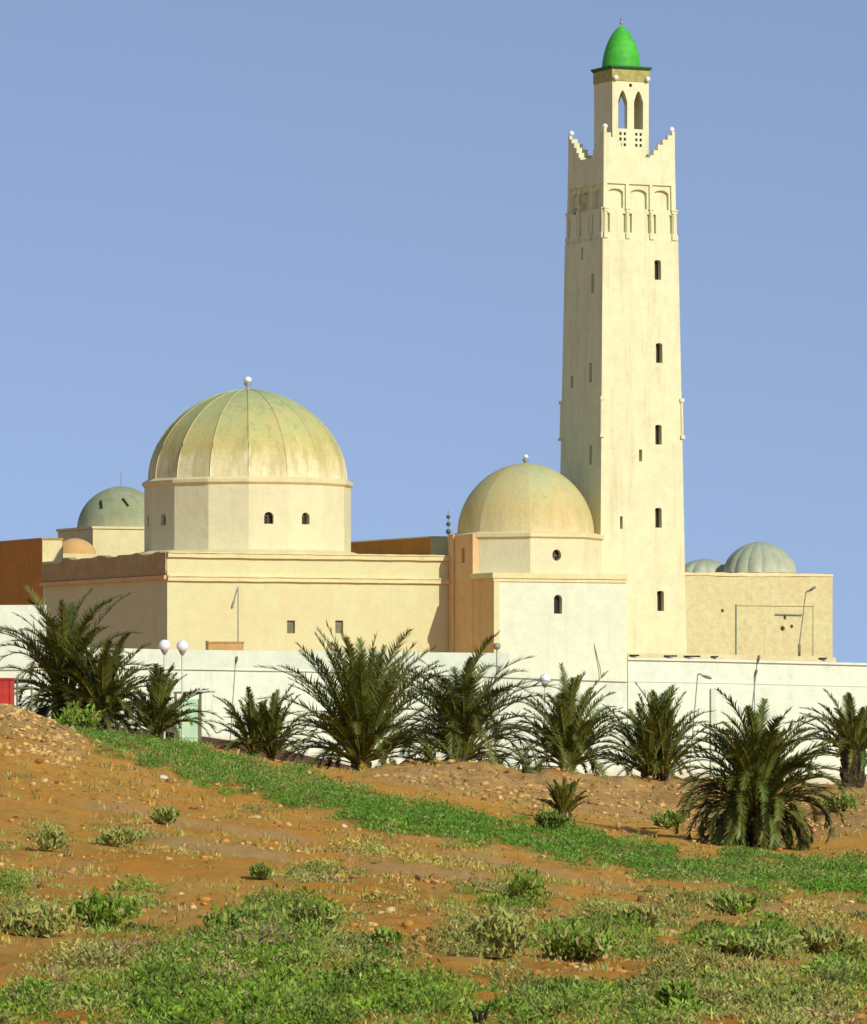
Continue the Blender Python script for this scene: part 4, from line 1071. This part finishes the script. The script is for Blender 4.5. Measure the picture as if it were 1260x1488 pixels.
tn = fbm(X / 2.5, D / 5, 61, 3); hh = smoothstep(.4, .7, fbm(X / .9, D / 1.6, 62, 3))
herbs('grass', X, D, z, .10 + .12 * rg.rand(len(X)), (.05 + .20 * hh) * rg.uniform(.5, 1.5, len(X)), tones(np.clip((tn - .47) * 6, -.2, 1.9), rg, len(X)) * np.array([.60, .82, .6]), 12, .045 + 0 * X, 24, 'bright green strip of grass and herbs along the foot of the slope')
X, D, z, px, py = scatter(34000, 25, 26, 205, lambda px, py, X, D: .5 * smoothstep(.47, .62, fbm(X / 1.6, D / 3.4, 301, 4)) * (1 - strip_mask(px, py, D)))
tufts('dry_grass', X, D, z, .07 * rg.uniform(.5, 1.5, len(X)) * (.7 + D / 110), tones(np.full(len(X), 1.6), rg, len(X)), 5, 26, 'sparse dry olive stubble over the orange soil', width=.004 + D * .00006)

# individual shrubs
def shrub(px, py, rx, ry, tone, label, seed, Y=None, dark=1.0):
    rg = np.random.RandomState(seed)
    if Y is None:
        ds = np.exp(np.linspace(np.log(26), np.log(200), 900)); xs = (px - 630) / F * ds; pz = HY - (ground_z(xs, ds) - CZ) / ds * F
        ok = np.where(pz <= py)[0]; Y = float(ds[ok[0]]) if len(ok) else 60.0
    X0 = (px - 630) / F * Y; z0 = float(ground_z(X0, Y)); R = rx * Y / F; Hh = ry * Y / F
    root = empty('shrub', (X0, Y, z0), 0, label, 'shrub', 'low shrubs on the slope')
    m = MB(); tips = []
    for i in range(16):
        a = rg.rand() * 2 * pi; rr = R * rg.uniform(.3, .95); t = Vector((cos(a) * rr, sin(a) * rr, Hh * rg.uniform(.45, 1.0) * (1 - .35 * (rr / R) ** 2)))
        m.tube([(0, 0, -.03), t * .5 + Vector((0, 0, .02)), t], [.008, .005, .003], 4, False); tips.append(t)
    m.build('stems', M_trunk, root)
    n = 1500; T = np.array([tuple(t) for t in tips]); pick = rg.randint(0, len(T), n); f = rg.uniform(.25, 1.1, n)[:, None]
    C = T[pick] * f + rg.normal(0, 1, (n, 3)) * np.array([R * .15, R * .15, Hh * .12]); C[:, 2] = np.maximum(C[:, 2], .01)
    d1 = rg.normal(0, 1, (n, 3)); d1[:, 2] = np.abs(d1[:, 2]) + .6; d1 /= np.linalg.norm(d1, axis=1)[:, None]; s = rg.normal(0, 1, (n, 3)); s -= (s * d1).sum(1)[:, None] * d1; s /= np.linalg.norm(s, axis=1)[:, None]
    ll = (.035 + .0008 * Y) * rg.uniform(.6, 1.5, n)[:, None]; ww = ll * .17
    V = np.stack([C, C + d1 * ll * .5 + s * ww, C + d1 * ll, C + d1 * ll * .5 - s * ww], 1).reshape(-1, 3)
    tt = tones(np.full(n, tone), rg, n) * dark; tri_mesh('foliage', V, np.arange(n * 4).reshape(-1, 4), np.repeat(tt, 4, 0), M_grass, root)
SHR = [(155, 1352, 46, 42, 0, 'bright green round bush at lower left, right of the pale grey one'), (50, 1362, 60, 40, 1.1, 'pale grey green shrub at the left edge of the slope'),
 (350, 1362, 50, 40, .2, 'green shrub at lower left centre, above the thick grass'), (452, 1352, 42, 34, .6, 'olive green shrub beside the grassy patch, left of centre'),
 (720, 1395, 50, 62, 1.1, 'tall pale grey green shrub in the lower centre'), (760, 1312, 32, 34, .2, 'small green shrub just above the grey one in the centre'),
 (845, 1395, 62, 40, .3, 'broad dark green shrub at lower right of centre'), (925, 1352, 36, 28, 1.0, 'greyish shrub touching the broad dark green one'),
 (1090, 1392, 64, 34, .5, 'wide olive green shrub low on the right'), (1195, 1386, 50, 30, 1.0, 'greyish shrub at the right edge of the slope'),
 (985, 1470, 32, 30, 0, 'small dark green weed near the bottom, right of centre'), (560, 1382, 24, 22, .3, 'little dark weed beside the bare orange patch'),
 (380, 1280, 12, 14, .6, 'tiny weed on the pale ledge at left'), (243, 1200, 18, 18, .8, 'small weed in the middle of the orange slope at left'),
 (175, 1232, 34, 22, 1.1, 'faint grey green shrub on the upper orange slope'), (70, 1238, 26, 24, 1.1, 'faint grey shrub near the left edge, high on the slope'),
 (1065, 1330, 40, 26, .3, 'green shrub below the forward date palm, on orange soil')]
for i, (a, b, c, d_, t, lb) in enumerate(SHR): shrub(a, b, c, d_, t, lb, 400 + i)
shrub(797, 1206, 32, 22, 0, 'dark green bush at the foot of the smallest palm', 430, dark=.7)
shrub(970, 1204, 20, 18, .2, 'small green bush on the rubble bank, left of the forward palm', 431)
shrub(112, 1050, 30, 34, 0, 'bright green bush on the ridge under the two leftmost palms', 432, Y=150)
shrub(1225, 1180, 34, 18, .4, 'green bush on the earth bank at the right edge', 433)

# rubble, stones
M_rock = leaf_mat('rock', (1, 1, 1), (.8, .8, .8), .95)
def rocks(name, X, D, z, size, tint, seed, label, cat='rubble', kind='stuff'):
    rg = np.random.RandomState(seed); n = len(X)
    t = (1 + 5 ** .5) / 2
    iv = np.array([(-1, t, 0), (1, t, 0), (-1, -t, 0), (1, -t, 0), (0, -1, t), (0, 1, t), (0, -1, -t), (0, 1, -t), (t, 0, -1), (t, 0, 1), (-t, 0, -1), (-t, 0, 1)]) / 1.9
    fi = np.array([(0, 11, 5), (0, 5, 1), (0, 1, 7), (0, 7, 10), (0, 10, 11), (1, 5, 9), (5, 11, 4), (11, 10, 2), (10, 7, 6), (7, 1, 8), (3, 9, 4), (3, 4, 2), (3, 2, 6), (3, 6, 8), (3, 8, 9), (4, 9, 5), (2, 4, 11), (6, 2, 10), (8, 6, 7), (9, 8, 1)])
    V = iv[None] * rg.uniform(.65, 1.3, (n, 12, 1)); a = rg.rand(n) * 2 * pi
    V = V * np.stack([rg.uniform(.7, 1.4, n), rg.uniform(.7, 1.3, n), rg.uniform(.4, .85, n)], 1)[:, None, :] * size[:, None, None]
    x = V[..., 0] * np.cos(a)[:, None] - V[..., 1] * np.sin(a)[:, None]; y = V[..., 0] * np.sin(a)[:, None] + V[..., 1] * np.cos(a)[:, None]
    V = np.stack([x + X[:, None], y + D[:, None], V[..., 2] + z[:, None] + size[:, None] * .15], -1).reshape(-1, 3)
    Fc = (fi[None] + (np.arange(n) * 12)[:, None, None]).reshape(-1, 3)
    o = tri_mesh(name, V, Fc, np.repeat(tint, 12, 0), M_rock); tag(o, label, cat, kind=kind); return o
def mound_d(px, py, X, D):
    a = smoothstep(150, 160, D) * (1 - smoothstep(205, 211, D)) * smoothstep(500, 620, px) * smoothstep(.38, .56, fbm(X / 1.6, D / 2, 88, 3)) * (py < np.interp(px, GU[:, 0], GU[:, 1]))
    return a * .8
X, D, z, px, py = scatter(30000, 31, 145, 212, mound_d); n = len(X)
rocks('rubble', X, D, z, (.025 + .10 * rg.rand(n) ** 3), np.array([.56, .34, .11]) * rg.uniform(.4, 1.25, (n, 1)), 32, 'broken ochre rubble on the bank before the white wall')
X, D, z, px, py = scatter(15000, 33, 108, 160, lambda px, py, X, D: (1 - smoothstep(85, 130, px)) * smoothstep(.40, .58, fbm(X / .8, D / 1.2, 89, 3)) * .6, (-160, 150)); n = len(X)
rocks('rubble', X, D, z, (.02 + .08 * rg.rand(n) ** 3), np.array([.60, .38, .12]) * rg.uniform(.4, 1.25, (n, 1)), 34, 'pale broken rubble on the ridge at the left edge')
X, D, z, px, py = scatter(36000, 35, 27, 165, lambda px, py, X, D: .45 * smoothstep(.45, .65, fbm(X / 1.4, D / 3, 90, 3)) * (1 - strip_mask(px, py, D))); n = len(X)
rocks('stones', X, D, z, (.007 + .03 * rg.rand(n) ** 3) * (1 + D / 80), np.where(rg.rand(n, 1) < .25, np.array([[.58, .40, .18]]), np.where(rg.rand(n, 1) < .5, np.array([[.54, .26, .05]]), np.array([[.24, .11, .035]]))) * rg.uniform(.7, 1.25, (n, 1)), 36, 'scattered small stones and clods over the slope')
def ground_hit(px, py):
    ds = np.exp(np.linspace(np.log(24), np.log(205), 1500)); xs = (px - 630) / F * ds; pz = HY - (ground_z(xs, ds) - CZ) / ds * F
    Y = float(ds[np.where(pz <= py)[0][0]]); X0 = (px - 630) / F * Y; return X0, Y, float(ground_z(X0, Y))
for i, (a, b, s, c, lb) in enumerate([(237, 1132, 7, (.78, .76, .66), 'white stone on the orange slope just below the green strip'),
    (370, 1154, 4, (.76, .72, .58), 'small white stone at the lower edge of the green strip'),
    (446, 1476, 17, (.55, .26, .10), 'orange rock at the bottom of the photo, left of centre'),
    (937, 1274, 5, (.72, .62, .46), 'pale stone below the green strip, left of the forward palm'),
    (500, 1202, 5, (.70, .58, .40), 'pale flat stone where orange soil meets the grass strip'),
    (640, 1352, 6, (.12, .06, .03), 'dark brown stone in the centre of the slope')]):
    X0, Y, z0 = ground_hit(a, b); s_ = s * Y / F
    o = rocks('rock', np.array([0.]), np.array([0.]), np.array([0.]), np.array([s_]), np.array([c]), 50 + i, lb, 'rock', None)
    o.location = (X0, Y, z0)
# broken pale plank and a dark stump near the bottom
X0, Y, z0 = ground_hit(40, 1446); o = empty('broken_plank', (X0, Y, z0), .15, 'broken pale plank lying at the lower left', 'plank')
m = MB(); m.box(-.13, .10, -.03, .03, .015, .035); m.build('board', M_plank, o)
m = MB(); m.prism([(.101, -.05), (.17, -.03), (.15, .04), (.101, .05)], .01, [.05, .02, .03, .06]); m.build('splinter', M_plank, o)
X0, Y, z0 = ground_hit(697, 1486); m = MB(); rr = random.Random(4)
for i in range(5):
    a = rr.random() * 6.28; m.tube([(.02 * cos(a), .02 * sin(a), -.02), (.04 * cos(a), .04 * sin(a), .05), (.05 * cos(a) + (i - 2) * .012, .05 * sin(a), .06 + .05 * rr.random())], [.016, .012, .002], 6, False)
o = m.build('charred_stump', M_dark); o.location = (X0, Y, z0); tag(o, 'small black pointed stump at the bottom edge of the photo', 'stump')
